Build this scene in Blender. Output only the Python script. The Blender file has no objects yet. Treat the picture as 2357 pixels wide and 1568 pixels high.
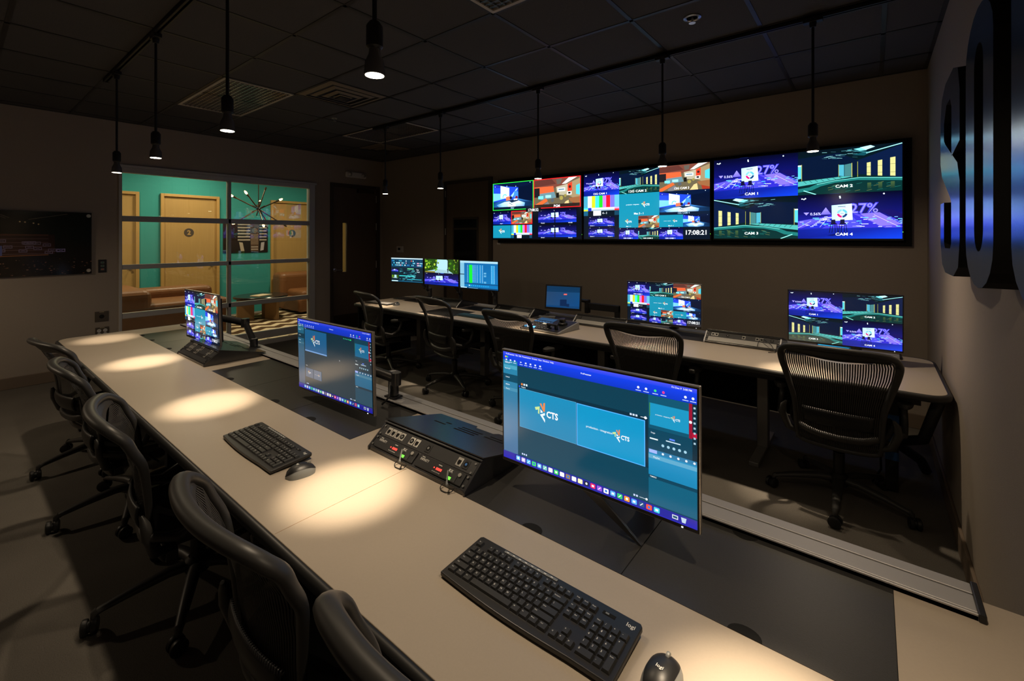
import bpy, bmesh, math, random
from mathutils import Vector, Matrix
random.seed(7)
SC = bpy.context.scene
COL = SC.collection
PI = math.pi
def R(d): return math.radians(d)
def s2l(c):
    out = []
    for v in c[:3]:
        v = max(0.0, v / 255.0)
        out.append(v / 12.92 if v <= 0.04045 else ((v + 0.055) / 1.055) ** 2.4)
    return tuple(out)

# ------------------------------------------------------------------ materials
def mat(name, col, rough=0.5, metal=0.0, spec=0.5, noise=0.0, nscale=40.0, bump=0.0, bscale=200.0, coat=0.0, aniso=0.0):
    m = bpy.data.materials.new(name); m.use_nodes = True
    nt = m.node_tree; b = nt.nodes['Principled BSDF']
    b.inputs['Base Color'].default_value = (*col, 1)
    b.inputs['Roughness'].default_value = rough
    b.inputs['Metallic'].default_value = metal
    b.inputs['Specular IOR Level'].default_value = spec
    b.inputs['Coat Weight'].default_value = coat
    if aniso: b.inputs['Anisotropic'].default_value = aniso
    tc = None
    if noise or bump:
        tc = nt.nodes.new('ShaderNodeTexCoord')
    if noise:
        n = nt.nodes.new('ShaderNodeTexNoise'); n.inputs['Scale'].default_value = nscale; n.inputs['Detail'].default_value = 4
        nt.links.new(tc.outputs['Object'], n.inputs['Vector'])
        mx = nt.nodes.new('ShaderNodeMix'); mx.data_type = 'RGBA'
        mx.inputs[6].default_value = tuple(max(0, c * (1 - noise)) for c in col) + (1,)
        mx.inputs[7].default_value = tuple(min(1, c * (1 + noise)) for c in col) + (1,)
        nt.links.new(n.outputs['Fac'], mx.inputs[0]); nt.links.new(mx.outputs[2], b.inputs['Base Color'])
    if bump:
        n2 = nt.nodes.new('ShaderNodeTexNoise'); n2.inputs['Scale'].default_value = bscale; n2.inputs['Detail'].default_value = 3
        nt.links.new(tc.outputs['Object'], n2.inputs['Vector'])
        bp = nt.nodes.new('ShaderNodeBump'); bp.inputs['Strength'].default_value = bump; bp.inputs['Distance'].default_value = 0.002
        nt.links.new(n2.outputs['Fac'], bp.inputs['Height']); nt.links.new(bp.outputs['Normal'], b.inputs['Normal'])
    return m
def emit(name, col, strength):
    m = bpy.data.materials.new(name); m.use_nodes = True
    b = m.node_tree.nodes['Principled BSDF']
    b.inputs['Base Color'].default_value = (0.02, 0.02, 0.02, 1)
    b.inputs['Emission Color'].default_value = (*col, 1); b.inputs['Emission Strength'].default_value = strength
    return m
def attr_mat(name, emission, rough=0.3, spec=0.5, base=0.0):
    m = bpy.data.materials.new(name); m.use_nodes = True
    nt = m.node_tree; b = nt.nodes['Principled BSDF']
    a = nt.nodes.new('ShaderNodeVertexColor'); a.layer_name = 'Col'
    b.inputs['Roughness'].default_value = rough; b.inputs['Specular IOR Level'].default_value = spec
    if emission:
        b.inputs['Base Color'].default_value = (0.012, 0.012, 0.012, 1)
        nt.links.new(a.outputs['Color'], b.inputs['Emission Color']); b.inputs['Emission Strength'].default_value = emission
    else:
        nt.links.new(a.outputs['Color'], b.inputs['Base Color'])
    return m
M = {}
def carpet():
    m = mat('carpet_tile', (0.06, 0.054, 0.047), 0.95, spec=0.1, bump=0.8, bscale=350)
    nt = m.node_tree; b = nt.nodes['Principled BSDF']
    tc = nt.nodes.new('ShaderNodeTexCoord')
    n1 = nt.nodes.new('ShaderNodeTexNoise'); n1.inputs['Scale'].default_value = 260; n1.inputs['Detail'].default_value = 5
    n2 = nt.nodes.new('ShaderNodeTexNoise'); n2.inputs['Scale'].default_value = 3.0
    nt.links.new(tc.outputs['Object'], n1.inputs['Vector']); nt.links.new(tc.outputs['Object'], n2.inputs['Vector'])
    mx = nt.nodes.new('ShaderNodeMix'); mx.data_type = 'RGBA'
    mx.inputs[6].default_value = (0.07, 0.064, 0.057, 1); mx.inputs[7].default_value = (0.30, 0.275, 0.24, 1)
    ad = nt.nodes.new('ShaderNodeMath'); ad.operation = 'ADD'
    ml = nt.nodes.new('ShaderNodeMath'); ml.operation = 'MULTIPLY'; ml.inputs[1].default_value = 0.3
    nt.links.new(n2.outputs['Fac'], ml.inputs[0]); nt.links.new(ml.outputs[0], ad.inputs[0]); 
    ml2 = nt.nodes.new('ShaderNodeMath'); ml2.operation = 'MULTIPLY'; ml2.inputs[1].default_value = 0.7
    nt.links.new(n1.outputs['Fac'], ml2.inputs[0]); nt.links.new(ml2.outputs[0], ad.inputs[1])
    nt.links.new(ad.outputs[0], mx.inputs[0]); nt.links.new(mx.outputs[2], b.inputs['Base Color'])
    return m
def glass():
    m = bpy.data.materials.new('window_glass'); m.use_nodes = True
    nt = m.node_tree
    for n in list(nt.nodes): nt.nodes.remove(n)
    o = nt.nodes.new('ShaderNodeOutputMaterial'); t = nt.nodes.new('ShaderNodeBsdfTransparent')
    t.inputs[0].default_value = (0.93, 0.96, 0.95, 1)
    g = nt.nodes.new('ShaderNodeBsdfGlossy'); g.inputs['Roughness'].default_value = 0.0
    f = nt.nodes.new('ShaderNodeFresnel'); f.inputs[0].default_value = 1.52
    mx = nt.nodes.new('ShaderNodeMixShader')
    nt.links.new(f.outputs[0], mx.inputs[0]); nt.links.new(t.outputs[0], mx.inputs[1]); nt.links.new(g.outputs[0], mx.inputs[2])
    nt.links.new(mx.outputs[0], o.inputs[0])
    return m
def wood(name, c1, c2, rough=0.45, scale=6.0, axis=2):
    m = mat(name, c1, rough)
    nt = m.node_tree; b = nt.nodes['Principled BSDF']
    tc = nt.nodes.new('ShaderNodeTexCoord'); mp = nt.nodes.new('ShaderNodeMapping')
    sc = [scale * 8] * 3; sc[axis] = scale * 0.4; mp.inputs['Scale'].default_value = sc
    n = nt.nodes.new('ShaderNodeTexNoise'); n.inputs['Scale'].default_value = 1.0; n.inputs['Detail'].default_value = 5
    mx = nt.nodes.new('ShaderNodeMix'); mx.data_type = 'RGBA'; mx.inputs[6].default_value = (*c1, 1); mx.inputs[7].default_value = (*c2, 1)
    nt.links.new(tc.outputs['Object'], mp.inputs['Vector']); nt.links.new(mp.outputs[0], n.inputs['Vector'])
    nt.links.new(n.outputs['Fac'], mx.inputs[0]); nt.links.new(mx.outputs[2], b.inputs['Base Color'])
    return m
def brushed(name, c, rough):
    m = mat(name, c, rough, 1.0)
    nt = m.node_tree; b = nt.nodes['Principled BSDF']
    tc = nt.nodes.new('ShaderNodeTexCoord'); mp = nt.nodes.new('ShaderNodeMapping'); mp.inputs['Scale'].default_value = (30, 30, 1.2)
    n = nt.nodes.new('ShaderNodeTexNoise'); n.inputs['Scale'].default_value = 1.0; n.inputs['Detail'].default_value = 4
    nt.links.new(tc.outputs['Object'], mp.inputs['Vector']); nt.links.new(mp.outputs[0], n.inputs['Vector'])
    mr = nt.nodes.new('ShaderNodeMapRange'); mr.inputs[3].default_value = rough * 0.9; mr.inputs[4].default_value = rough * 1.12
    nt.links.new(n.outputs['Fac'], mr.inputs[0]); nt.links.new(mr.outputs[0], b.inputs['Roughness'])
    return m
M['wall'] = mat('taupe_wall_paint', (0.44, 0.375, 0.31), 0.85, spec=0.25, noise=0.05, nscale=90, bump=0.25, bscale=260)
M['ceil'] = mat('black_ceiling_tile', (0.105, 0.103, 0.104), 0.9, spec=0.2, noise=0.35, nscale=220, bump=0.5, bscale=300)
M['grid'] = mat('black_ceiling_grid', (0.035, 0.033, 0.031), 0.45)
M['carpet'] = carpet()
M['base'] = mat('taupe_rubber_base', (0.22, 0.165, 0.12), 0.6)
M['glass'] = glass()
M['alu'] = mat('anodised_aluminium', (0.46, 0.455, 0.46), 0.5, 0.35)
M['frame'] = mat('grey_window_frame', (0.62, 0.60, 0.58), 0.42, 0.1)
M['teal'] = mat('teal_wall_paint', (0.040, 0.29, 0.285), 0.8, spec=0.25, noise=0.04)
M['tan'] = wood('tan_door', (0.38, 0.235, 0.075), (0.46, 0.29, 0.10), 0.5)
M['tanframe'] = mat('tan_door_frame', (0.45, 0.27, 0.085), 0.5)
M['darkwood'] = wood('dark_brown_door', (0.12, 0.085, 0.06), (0.15, 0.106, 0.075), 0.5)
M['darkframe'] = mat('dark_brown_frame', (0.06, 0.044, 0.033), 0.5)
M['laminate'] = mat('beige_laminate', (0.45, 0.385, 0.31), 0.42, spec=0.4, noise=0.04, nscale=220, bump=0.08, bscale=700)
M['black'] = mat('black_plastic', (0.012, 0.012, 0.013), 0.42)
M['blackmatte'] = mat('black_matte', (0.008, 0.008, 0.008), 0.8, spec=0.2)
M['tray'] = mat('black_textured_panel', (0.028, 0.027, 0.026), 0.40, spec=0.6, noise=0.25, nscale=300, bump=0.08, bscale=500)
M['edge'] = mat('black_rubber_edge', (0.02, 0.02, 0.02), 0.5)
M['steelblk'] = mat('black_powder_steel', (0.02, 0.02, 0.021), 0.45, bump=0.2, bscale=900)
M['riser'] = mat('black_powder_turret', (0.022, 0.022, 0.024), 0.25, spec=1.0, bump=0.05, bscale=1200)
M['greyleg'] = mat('grey_steel_leg', (0.30, 0.29, 0.28), 0.4, 0.5)
M['chair'] = mat('graphite_chair_plastic', (0.045, 0.044, 0.043), 0.42, spec=0.5)
M['mesh'] = mat('graphite_chair_mesh', (0.05, 0.047, 0.044), 0.7, spec=0.35)
M['silver'] = mat('nickel', (0.62, 0.60, 0.56), 0.3, 0.9)
M['screw'] = mat('dark_steel_screw', (0.25, 0.25, 0.25), 0.35, 0.9)
M['key'] = mat('keycap_black', (0.030, 0.030, 0.030), 0.42, spec=0.5)
M['kbody'] = mat('keyboard_black', (0.022, 0.022, 0.023), 0.38, spec=0.5)
M['legend'] = mat('legend_white', (0.75, 0.75, 0.72), 0.6)
M['grey'] = mat('mid_grey_plastic', (0.20, 0.21, 0.21), 0.4)
M['bezelsil'] = mat('monitor_silver_edge', (0.40, 0.38, 0.36), 0.35, 0.8)
M['screen'] = attr_mat('lit_screen', 1.0, 0.15, 1.0)
M['print'] = attr_mat('printed_picture', 0, 0.12, 0.4)
M['print2'] = attr_mat('printed_canvas', 0, 0.5, 0.3)
M['darkscreen'] = mat('dark_glass', (0.01, 0.01, 0.012), 0.1)
M['white'] = mat('white_plastic', (0.82, 0.79, 0.76), 0.5)
M['lens'] = emit('lamp_lens', (1.0, 0.86, 0.62), 26.0)
M['lampglass'] = mat('smoked_lamp_glass', (0.10, 0.10, 0.11), 0.15, spec=0.8)
M['leather'] = mat('brown_leather', (0.20, 0.082, 0.028), 0.45, noise=0.18, nscale=12, bump=0.25, bscale=130)
M['brass'] = mat('dark_bronze', (0.10, 0.075, 0.05), 0.35, 0.8)
M['filament'] = emit('warm_filament', (1.0, 0.60, 0.22), 9.0)
M['tabletop'] = mat('black_stone_top', (0.02, 0.018, 0.018), 0.2)
M['tablewood'] = wood('walnut_leg', (0.30, 0.17, 0.07), (0.36, 0.21, 0.09), 0.45)
M['paper'] = mat('cream_paper', (0.62, 0.52, 0.36), 0.8)
M['screentint'] = brushed('brushed_letter_face', (0.24, 0.48, 0.86), 0.22)  # neutral metal; blue reflected from the wall displays is tinted into its colour
M['ledred'] = emit('red_led', (1.0, 0.03, 0.02), 4.0)
M['ledgreen'] = emit('green_led', (0.15, 1.0, 0.05), 2.0)
M['ledwhite'] = emit('white_led', (0.8, 0.9, 1.0), 4.0)
M['ledblue'] = emit('blue_led', (0.10, 0.45, 1.0), 2.2)
M['ledpink'] = emit('pink_led', (1.0, 0.55, 0.85), 1.6)
M['bluetag'] = mat('blue_tag', (0.03, 0.16, 0.5), 0.5)
M['troffer'] = mat('parabolic_louver', (0.42, 0.40, 0.37), 0.22, 0.95)
M['trofframe'] = mat('white_troffer_frame', (0.62, 0.56, 0.46), 0.5)
M['rugd'] = None

# ------------------------------------------------------------------ mesh builder
class MB:
    def __init__(s): s.v = []; s.f = []; s.m = []; s.c = None
    def add(s, vs, fs, mi=0):
        o = len(s.v); s.v += [tuple(v) for v in vs]
        for f in fs: s.f.append([i + o for i in f]); s.m.append(mi)
        return s
    def box(s, x0, x1, y0, y1, z0, z1, mi=0, T=None):
        vs = [(x0,y0,z0),(x1,y0,z0),(x1,y1,z0),(x0,y1,z0),(x0,y0,z1),(x1,y0,z1),(x1,y1,z1),(x0,y1,z1)]
        if T is not None: vs = [T @ Vector(v) for v in vs]
        return s.add(vs, [(3,2,1,0),(4,5,6,7),(0,1,5,4),(1,2,6,5),(2,3,7,6),(3,0,4,7)], mi)
    def prism(s, pts, d0, d1, axis='y', mi=0, side=None):
        # pts 2D outline (ccw); extruded along axis between d0,d1
        n = len(pts)
        def P(p, d):
            if axis == 'y': return (p[0], d, p[1])
            if axis == 'x': return (d, p[0], p[1])
            return (p[0], p[1], d)
        o = len(s.v); s.v += [P(p, d0) for p in pts] + [P(p, d1) for p in pts]
        s.f.append([o + i for i in range(n)]); s.m.append(mi)
        s.f.append([o + n + i for i in reversed(range(n))]); s.m.append(mi)
        for i in range(n):
            j = (i + 1) % n
            s.f.append([o + i, o + n + i, o + n + j, o + j]); s.m.append(mi if side is None else side)
        return s
    def tube(s, path, rad, seg=10, mi=0, closed=False, cap=True, flat=None):
        n = len(path); P = [Vector(p) for p in path]
        rads = rad if isinstance(rad, (list, tuple)) else [rad] * n
        rings = []; up = None
        for i in range(n):
            if closed: t = P[(i + 1) % n] - P[(i - 1) % n]
            elif i == 0: t = P[1] - P[0]
            elif i == n - 1: t = P[-1] - P[-2]
            else: t = P[i + 1] - P[i - 1]
            t.normalize()
            if up is None:
                up = Vector((0, 0, 1)) if abs(t.z) < 0.9 else Vector((0, 1, 0))
            a = t.cross(up)
            if a.length < 1e-6: a = t.cross(Vector((1, 0, 0)))
            a.normalize(); b = a.cross(t); b.normalize(); up = b
            ra, rb = (rads[i], rads[i]) if not isinstance(rads[i], (tuple, list)) else rads[i]
            o = len(s.v)
            for k in range(seg):
                an = 2 * PI * k / seg
                s.v.append(tuple(P[i] + a * (ra * math.cos(an)) + b * (rb * math.sin(an))))
            rings.append(o)
        m = n if closed else n - 1
        for i in range(m):
            o0, o1 = rings[i], rings[(i + 1) % n]
            for k in range(seg):
                k2 = (k + 1) % seg
                s.f.append([o0 + k, o0 + k2, o1 + k2, o1 + k]); s.m.append(mi)
        if cap and not closed:
            s.f.append([rings[0] + k for k in reversed(range(seg))]); s.m.append(mi)
            s.f.append([rings[-1] + k for k in range(seg)]); s.m.append(mi)
        return s
    def lathe(s, prof, cx=0, cy=0, cz=0, seg=20, mi=0, axis='z'):
        n = len(prof); o = len(s.v)
        for (r, z) in prof:
            for k in range(seg):
                an = 2 * PI * k / seg; x, y = r * math.cos(an), r * math.sin(an)
                if axis == 'z': s.v.append((cx + x, cy + y, cz + z))
                elif axis == 'y': s.v.append((cx + x, cy + z, cz + y))
                else: s.v.append((cx + z, cy + x, cz + y))
        for i in range(n - 1):
            for k in range(seg):
                k2 = (k + 1) % seg
                s.f.append([o + i * seg + k, o + i * seg + k2, o + (i + 1) * seg + k2, o + (i + 1) * seg + k]); s.m.append(mi)
        if prof[0][0] > 1e-6: s.f.append([o + k for k in reversed(range(seg))]); s.m.append(mi)
        if prof[-1][0] > 1e-6: s.f.append([o + (n - 1) * seg + k for k in range(seg)]); s.m.append(mi)
        return s
    def grid(s, rows, mi=0, flip=False):
        h, w = len(rows), len(rows[0]); o = len(s.v)
        for r in rows: s.v += [tuple(p) for p in r]
        for i in range(h - 1):
            for j in range(w - 1):
                q = [o + i * w + j, o + i * w + j + 1, o + (i + 1) * w + j + 1, o + (i + 1) * w + j]
                s.f.append(q[::-1] if flip else q); s.m.append(mi)
        return s
    def xf(s, T):
        s.v = [tuple(T @ Vector(v)) for v in s.v]; return s
    def build(s, name, mats, parent=None, smooth=False, bevel=0.0, seg=2, angle=35, recalc=True, solid=0.0, subsurf=0):
        me = bpy.data.meshes.new(name); me.from_pydata(s.v, [], s.f)
        mats = mats if isinstance(mats, (list, tuple)) else [mats]
        for m in mats: me.materials.append(m)
        me.polygons.foreach_set('material_index', s.m)
        if recalc:
            bm = bmesh.new(); bm.from_mesh(me); bmesh.ops.recalc_face_normals(bm, faces=bm.faces); bm.to_mesh(me); bm.free()
        if smooth:
            me.polygons.foreach_set('use_smooth', [True] * len(me.polygons))
            if smooth == 'auto': me.set_sharp_from_angle(angle=R(angle))
        me.update()
        o = bpy.data.objects.new(name, me); COL.objects.link(o)
        if parent: o.parent = parent
        if solid:
            md = o.modifiers.new('solid', 'SOLIDIFY'); md.thickness = solid; md.offset = 0
        if subsurf:
            md = o.modifiers.new('sub', 'SUBSURF'); md.levels = subsurf; md.render_levels = subsurf
        if bevel:
            md = o.modifiers.new('bevel', 'BEVEL'); md.width = bevel; md.segments = seg; md.limit_method = 'ANGLE'; md.angle_limit = R(angle)
        return o
def thing(name, label, cat, loc=(0, 0, 0), rz=0.0, group=None):
    o = bpy.data.objects.new(name, None); COL.objects.link(o); o.empty_display_size = 0.1
    o.location = loc; o.rotation_euler = (0, 0, rz); o['label'] = label; o['category'] = cat
    if group: o['group'] = group
    return o
def tag(o, label, cat, group=None):
    o['label'] = label; o['category'] = cat
    if group: o['group'] = group
    return o
def struct(o): o['kind'] = 'structure'; return o
def dup(o, parent=None):
    c = o.copy(); COL.objects.link(c)
    if parent is not None: c.parent = parent
    for ch in list(o.children): dup(ch, c)
    return c
def crom(pts, n=6, closed=False):
    """smooth curve through points"""
    P = [Vector(p) for p in pts]; m = len(P); out = []
    for i in range(m if closed else m - 1):
        p1, p2 = P[i], P[(i + 1) % m]
        p0 = P[i - 1] if (closed or i > 0) else p1 * 2 - p2
        p3 = P[(i + 2) % m] if (closed or i + 2 < m) else p2 * 2 - p1
        for k in range(n):
            t = k / n
            out.append(0.5 * ((2 * p1) + (p2 - p0) * t + (2 * p0 - 5 * p1 + 4 * p2 - p3) * t * t + (3 * p1 - p0 - 3 * p2 + p3) * t ** 3))
    if not closed: out.append(P[-1])
    return out
def box(name, x0, x1, y0, y1, z0, z1, m, parent=None, bevel=0.0, seg=2):
    return MB().box(x0, x1, y0, y1, z0, z1).build(name, m, parent, bevel=bevel, seg=seg)

# ------------------------------------------------------------------ text outlines
_tc = {}
def text_mesh(body, bold=0.0):
    k = (body, bold)
    if k in _tc: return _tc[k]
    cu = bpy.data.curves.new('t', 'FONT'); cu.body = body; cu.size = 1.0; cu.resolution_u = 2; cu.offset = bold
    ob = bpy.data.objects.new('t', cu)
    me = bpy.data.meshes.new_from_object(ob)
    vs = [(v.co.x, v.co.y) for v in me.vertices]; fs = [list(p.vertices) for p in me.polygons]
    bpy.data.objects.remove(ob); bpy.data.curves.remove(cu); bpy.data.meshes.remove(me)
    if vs:
        x0 = min(v[0] for v in vs); x1 = max(v[0] for v in vs)
    else: x0 = x1 = 0
    _tc[k] = (vs, fs, x0, x1); return _tc[k]

# ------------------------------------------------------------------ flat picture canvas (screens, prints)
class Cv:
    """a picture made of coloured polygons; u right, v down, both 0..1 of the picture"""
    def __init__(s, w, h): s.w, s.h = w, h; s.v = []; s.f = []; s.c = []; s.k = 0; s.st = [(0, 0, 1, 1, False)]; s.gain = 1.0
    def push(s, x, y, w, h, mirror=False):
        X, Y, W, H, mm = s.st[-1]; s.st.append((X + x * W, Y + y * H, W * w, H * h, mirror != mm))
    def pop(s): s.st.pop()
    def P(s, u, v):
        X, Y, W, H, mm = s.st[-1]
        if mm: u = 1 - u
        return ((X + u * W - 0.5) * s.w, -s.k * 1.2e-5, (0.5 - Y - v * H) * s.h)
    def col(s, c): 
        l = s2l(c); return (l[0] * s.gain, l[1] * s.gain, l[2] * s.gain, 1.0)
    def poly(s, pts, c):
        cols = [s.col(q) for q in c] if isinstance(c[0], (tuple, list)) else [s.col(c)] * len(pts)
        P = [(p[0], p[1], q) for p, q in zip(pts, cols)]
        for ax, lim, sg in ((0, 0.0, 1), (0, 1.0, -1), (1, 0.0, 1), (1, 1.0, -1)):   # keep inside the picture
            if all((p[ax] - lim) * sg >= -1e-9 for p in P): continue
            out = []
            for i in range(len(P)):
                a, b = P[i - 1], P[i]; da, db = (a[ax] - lim) * sg, (b[ax] - lim) * sg
                if (da >= 0) != (db >= 0):
                    t = da / (da - db); out.append((a[0] + (b[0] - a[0]) * t, a[1] + (b[1] - a[1]) * t, tuple(x + (y - x) * t for x, y in zip(a[2], b[2]))))
                if db >= 0: out.append(b)
            P = out
            if len(P) < 3: return
        s.k += 1; o = len(s.v); s.v += [s.P(p[0], p[1]) for p in P]; s.f.append(list(range(o, o + len(P)))); s.c += [p[2] for p in P]
    def rect(s, x, y, w, h, c, c2=None):
        # c2: bottom colour for a vertical blend inside the picture
        if c2 is None: s.poly([(x, y), (x + w, y), (x + w, y + h), (x, y + h)], c)
        else: s.poly([(x, y), (x + w, y), (x + w, y + h), (x, y + h)], (c, c, c2, c2))
    def frame(s, x, y, w, h, t, c, asp=1.0):
        s.rect(x, y, w, t * asp, c); s.rect(x, y + h - t * asp, w, t * asp, c); s.rect(x, y, t, h, c); s.rect(x + w - t, y, t, h, c)
    def line(s, a, b, t, c):
        X, Y, W, H, mm = s.st[-1]; ar = (W * s.w) / (H * s.h)
        dx, dy = (b[0] - a[0]) * ar, b[1] - a[1]; L = math.hypot(dx, dy) or 1; nx, ny = -dy / L * t / ar / 2, dx / L * t / 2
        s.poly([(a[0] + nx, a[1] + ny), (b[0] + nx, b[1] + ny), (b[0] - nx, b[1] - ny), (a[0] - nx, a[1] - ny)], c)
    def disc(s, x, y, r, c, n=16, sy=1.0, c2=None):
        X, Y, W, H, mm = s.st[-1]; ar = (W * s.w) / (H * s.h)
        pts = [(x + r * math.cos(2 * PI * i / n) / ar, y + r * sy * math.sin(2 * PI * i / n)) for i in range(n)]
        if c2 is None: s.poly(pts, c)
        else:
            s.k += 1
            o = len(s.v); s.v.append(s.P(x, y)); s.v += [s.P(*p) for p in pts]
            s.c.append(s.col(c)); s.c += [s.col(c2)] * n
            for i in range(n): s.f.append([o, o + 1 + i, o + 1 + (i + 1) % n])
    def arc(s, x, y, r0, r1, a0, a1, c, n=8):
        X, Y, W, H, mm = s.st[-1]; ar = (W * s.w) / (H * s.h); pts = []
        for i in range(n + 1):
            a = R(a0 + (a1 - a0) * i / n); pts.append((x + r1 * math.cos(a) / ar, y - r1 * math.sin(a)))
        for i in reversed(range(n + 1)):
            a = R(a0 + (a1 - a0) * i / n); pts.append((x + r0 * math.cos(a) / ar, y - r0 * math.sin(a)))
        s.poly(pts, c)
    def text(s, x, y, h, t, c, bold=0.015, center=True, wide=1.0):
        """cap height about 0.7*h of the current box"""
        vs, fs, x0, x1 = text_mesh(t, bold); X, Y, W, H, mm = s.st[-1]; ar = (W * s.w) / (H * s.h)
        s.k += 1; off = (x0 + x1) / 2 if center else x0
        o = len(s.v); k = h
        # text is never mirrored
        u0 = 1 - x if mm else x
        for (a, b) in vs:
            u = u0 + (a - off) * k * wide / ar; v = y - b * k
            s.v.append(((X + u * W - 0.5) * s.w, -s.k * 1.2e-5, (0.5 - Y - v * H) * s.h)); s.c.append(s.col(c))
        for f in fs: s.f.append([i + o for i in f])
    def build(s, name, m, parent=None):
        me = bpy.data.meshes.new(name); me.from_pydata(s.v, [], s.f); me.materials.append(m)
        ca = me.color_attributes.new('Col', 'FLOAT_COLOR', 'POINT')
        flat = []
        for c in s.c: flat += c
        ca.data.foreach_set('color', flat); me.update()
        # all faces look to -Y
        fl = [p.index for p in me.polygons if p.normal.y > 0]
        if fl:
            bm = bmesh.new(); bm.from_mesh(me); bm.faces.ensure_lookup_table()
            bmesh.ops.reverse_faces(bm, faces=[bm.faces[i] for i in fl]); bm.to_mesh(me); bm.free()
        o = bpy.data.objects.new(name, me); COL.objects.link(o)
        if parent: o.parent = parent
        return o
# ------------------------------------------------------------------ picture contents
def pic_stage(cv, lab=None, font=0.07, y=0.93, rnd=3, simple=False):
    rr = random.Random(rnd)
    cv.rect(0, 0, 1, 0.5, (2, 4, 26), (10, 14, 96))
    cv.rect(0, 0.45, 1, 0.35, (12, 14, 104), (30, 34, 160))
    # floor
    cv.poly([(0, 0.80), (0.35, 0.77), (1, 0.735), (1, 1), (0, 1)], ((10, 26, 130), (14, 34, 150), (10, 34, 160), (12, 58, 205), (8, 22, 120)))
    # data floor strips
    for i in range(9):
        a = -0.35 + i * 0.2; t = 0.38 + 0.03 * i
        x0, x1 = t, t + 0.05
        cv.poly([(x0, 0.46), (x1, 0.46), (a + 0.19, 0.76), (a, 0.77)], [(44, 40, 185), (80, 66, 220), (30, 40, 190), (60, 55, 215), (70, 70, 230)][i % 5])
    cv.poly([(0.62, 0.46), (0.80, 0.44), (1.0, 0.70), (0.80, 0.73)], (120, 104, 232))
    cv.poly([(0, 0.60), (0.22, 0.53), (0.30, 0.53), (0.02, 0.74), (0, 0.75)], (88, 80, 226))
    cv.poly([(0.80, 0.40), (0.90, 0.38), (1.0, 0.48), (1, 0.66)], (16, 12, 84))
    if not simple:
        cv.line((0.75, 0.49), (0.96, 0.735), 0.008, (210, 190, 255)); cv.line((0.23, 0.74), (0.30, 0.56), 0.008, (190, 180, 255))
        cv.line((0.0, 0.755), (0.14, 0.60), 0.010, (180, 180, 255))
    for i in range(16 if simple else 46):
        u = rr.random(); v = 0.52 + 0.22 * rr.random()
        cv.rect(u, v, 0.02 + 0.05 * rr.random(), 0.012, rr.choice([(190, 200, 255), (140, 140, 250), (90, 230, 240), (220, 225, 255)]))
    for i in range(6 if simple else 14):
        u = 0.86 + 0.14 * rr.random(); v = 0.5 + 0.18 * rr.random(); cv.rect(u, v, 0.03, 0.012, (110, 170, 255))
    for i in range(9):   # zig-zag trace
        u = 0.13 + 0.018 * i; cv.line((u, 0.73 - 0.027 * i), (u + 0.035 + 0.02 * (i % 2), 0.722 - 0.027 * i), 0.010, (205, 215, 255))
    # floating big figures
    cv.poly([(0.29, 0.30), (0.345, 0.46), (0.235, 0.46)], ((150, 140, 255), (96, 84, 240), (110, 100, 245)))
    cv.text(0.66, 0.44, 0.29, '27%', (60, 58, 215), 0.05); cv.text(0.66, 0.44, 0.29, '27%', (138, 132, 255), 0.0)
    cv.disc(0.43, 0.32, 0.055, (44, 40, 190)); 
    cv.poly([(0.06, 0.405), (0.12, 0.405), (0.09, 0.47)], (150, 140, 255)); cv.text(0.185, 0.47, 0.085, '0.56%', (190, 190, 255), 0.015)
    # white board with ring chart
    cv.poly([(0.348, 0.26), (0.545, 0.235), (0.553, 0.59), (0.352, 0.61)], ((176, 226, 240), (196, 238, 250), (206, 240, 250), (184, 230, 240)))
    if not simple:
        cv.rect(0.41, 0.285, 0.075, 0.012, (20, 50, 90)); cv.rect(0.405, 0.312, 0.085, 0.007, (190, 30, 110))
    for a0, a1, c in ((5, 85, (90, 180, 215)), (95, 175, (120, 190, 215)), (185, 265, (205, 10, 110)), (275, 355, (14, 54, 110))):
        cv.arc(0.452, 0.445, 0.052, 0.094, a0, a1, c, 5)
    cv.rect(0.436, 0.44, 0.032, 0.01, (40, 130, 180))
    # two tall stools
    for sx in (0.355, 0.445):
        cv.poly([(sx - 0.012, 0.58), (sx + 0.03, 0.575), (sx + 0.033, 0.66), (sx - 0.012, 0.66)], (14, 14, 52))
        cv.rect(sx - 0.018, 0.66, 0.062, 0.022, (8, 8, 34))
        for q in ((-0.014, -0.03), (0.042, 0.056), (0.006, -0.004), (0.026, 0.03)):
            cv.line((sx + q[0], 0.67), (sx + q[1], 0.87), 0.011, (6, 8, 34))
    cv.poly([(0.30, 0.93), (0.42, 0.87), (0.48, 0.87), (0.36, 0.94)], (4, 14, 90))
    for u, v in ((0.045, 0.09), (0.065, 0.10), (0.08, 0.085), (0.43, 0.07), (0.432, 0.10), (0.84, 0.05)):
        cv.disc(u, v, 0.016, (225, 245, 255), 8)
    cv.rect(0.33, 0.0, 0.1, 0.004, (20, 40, 120))
    if lab: cv.text(0.47, y, font, lab, (235, 240, 255), 0.02, wide=1.25)
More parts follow.
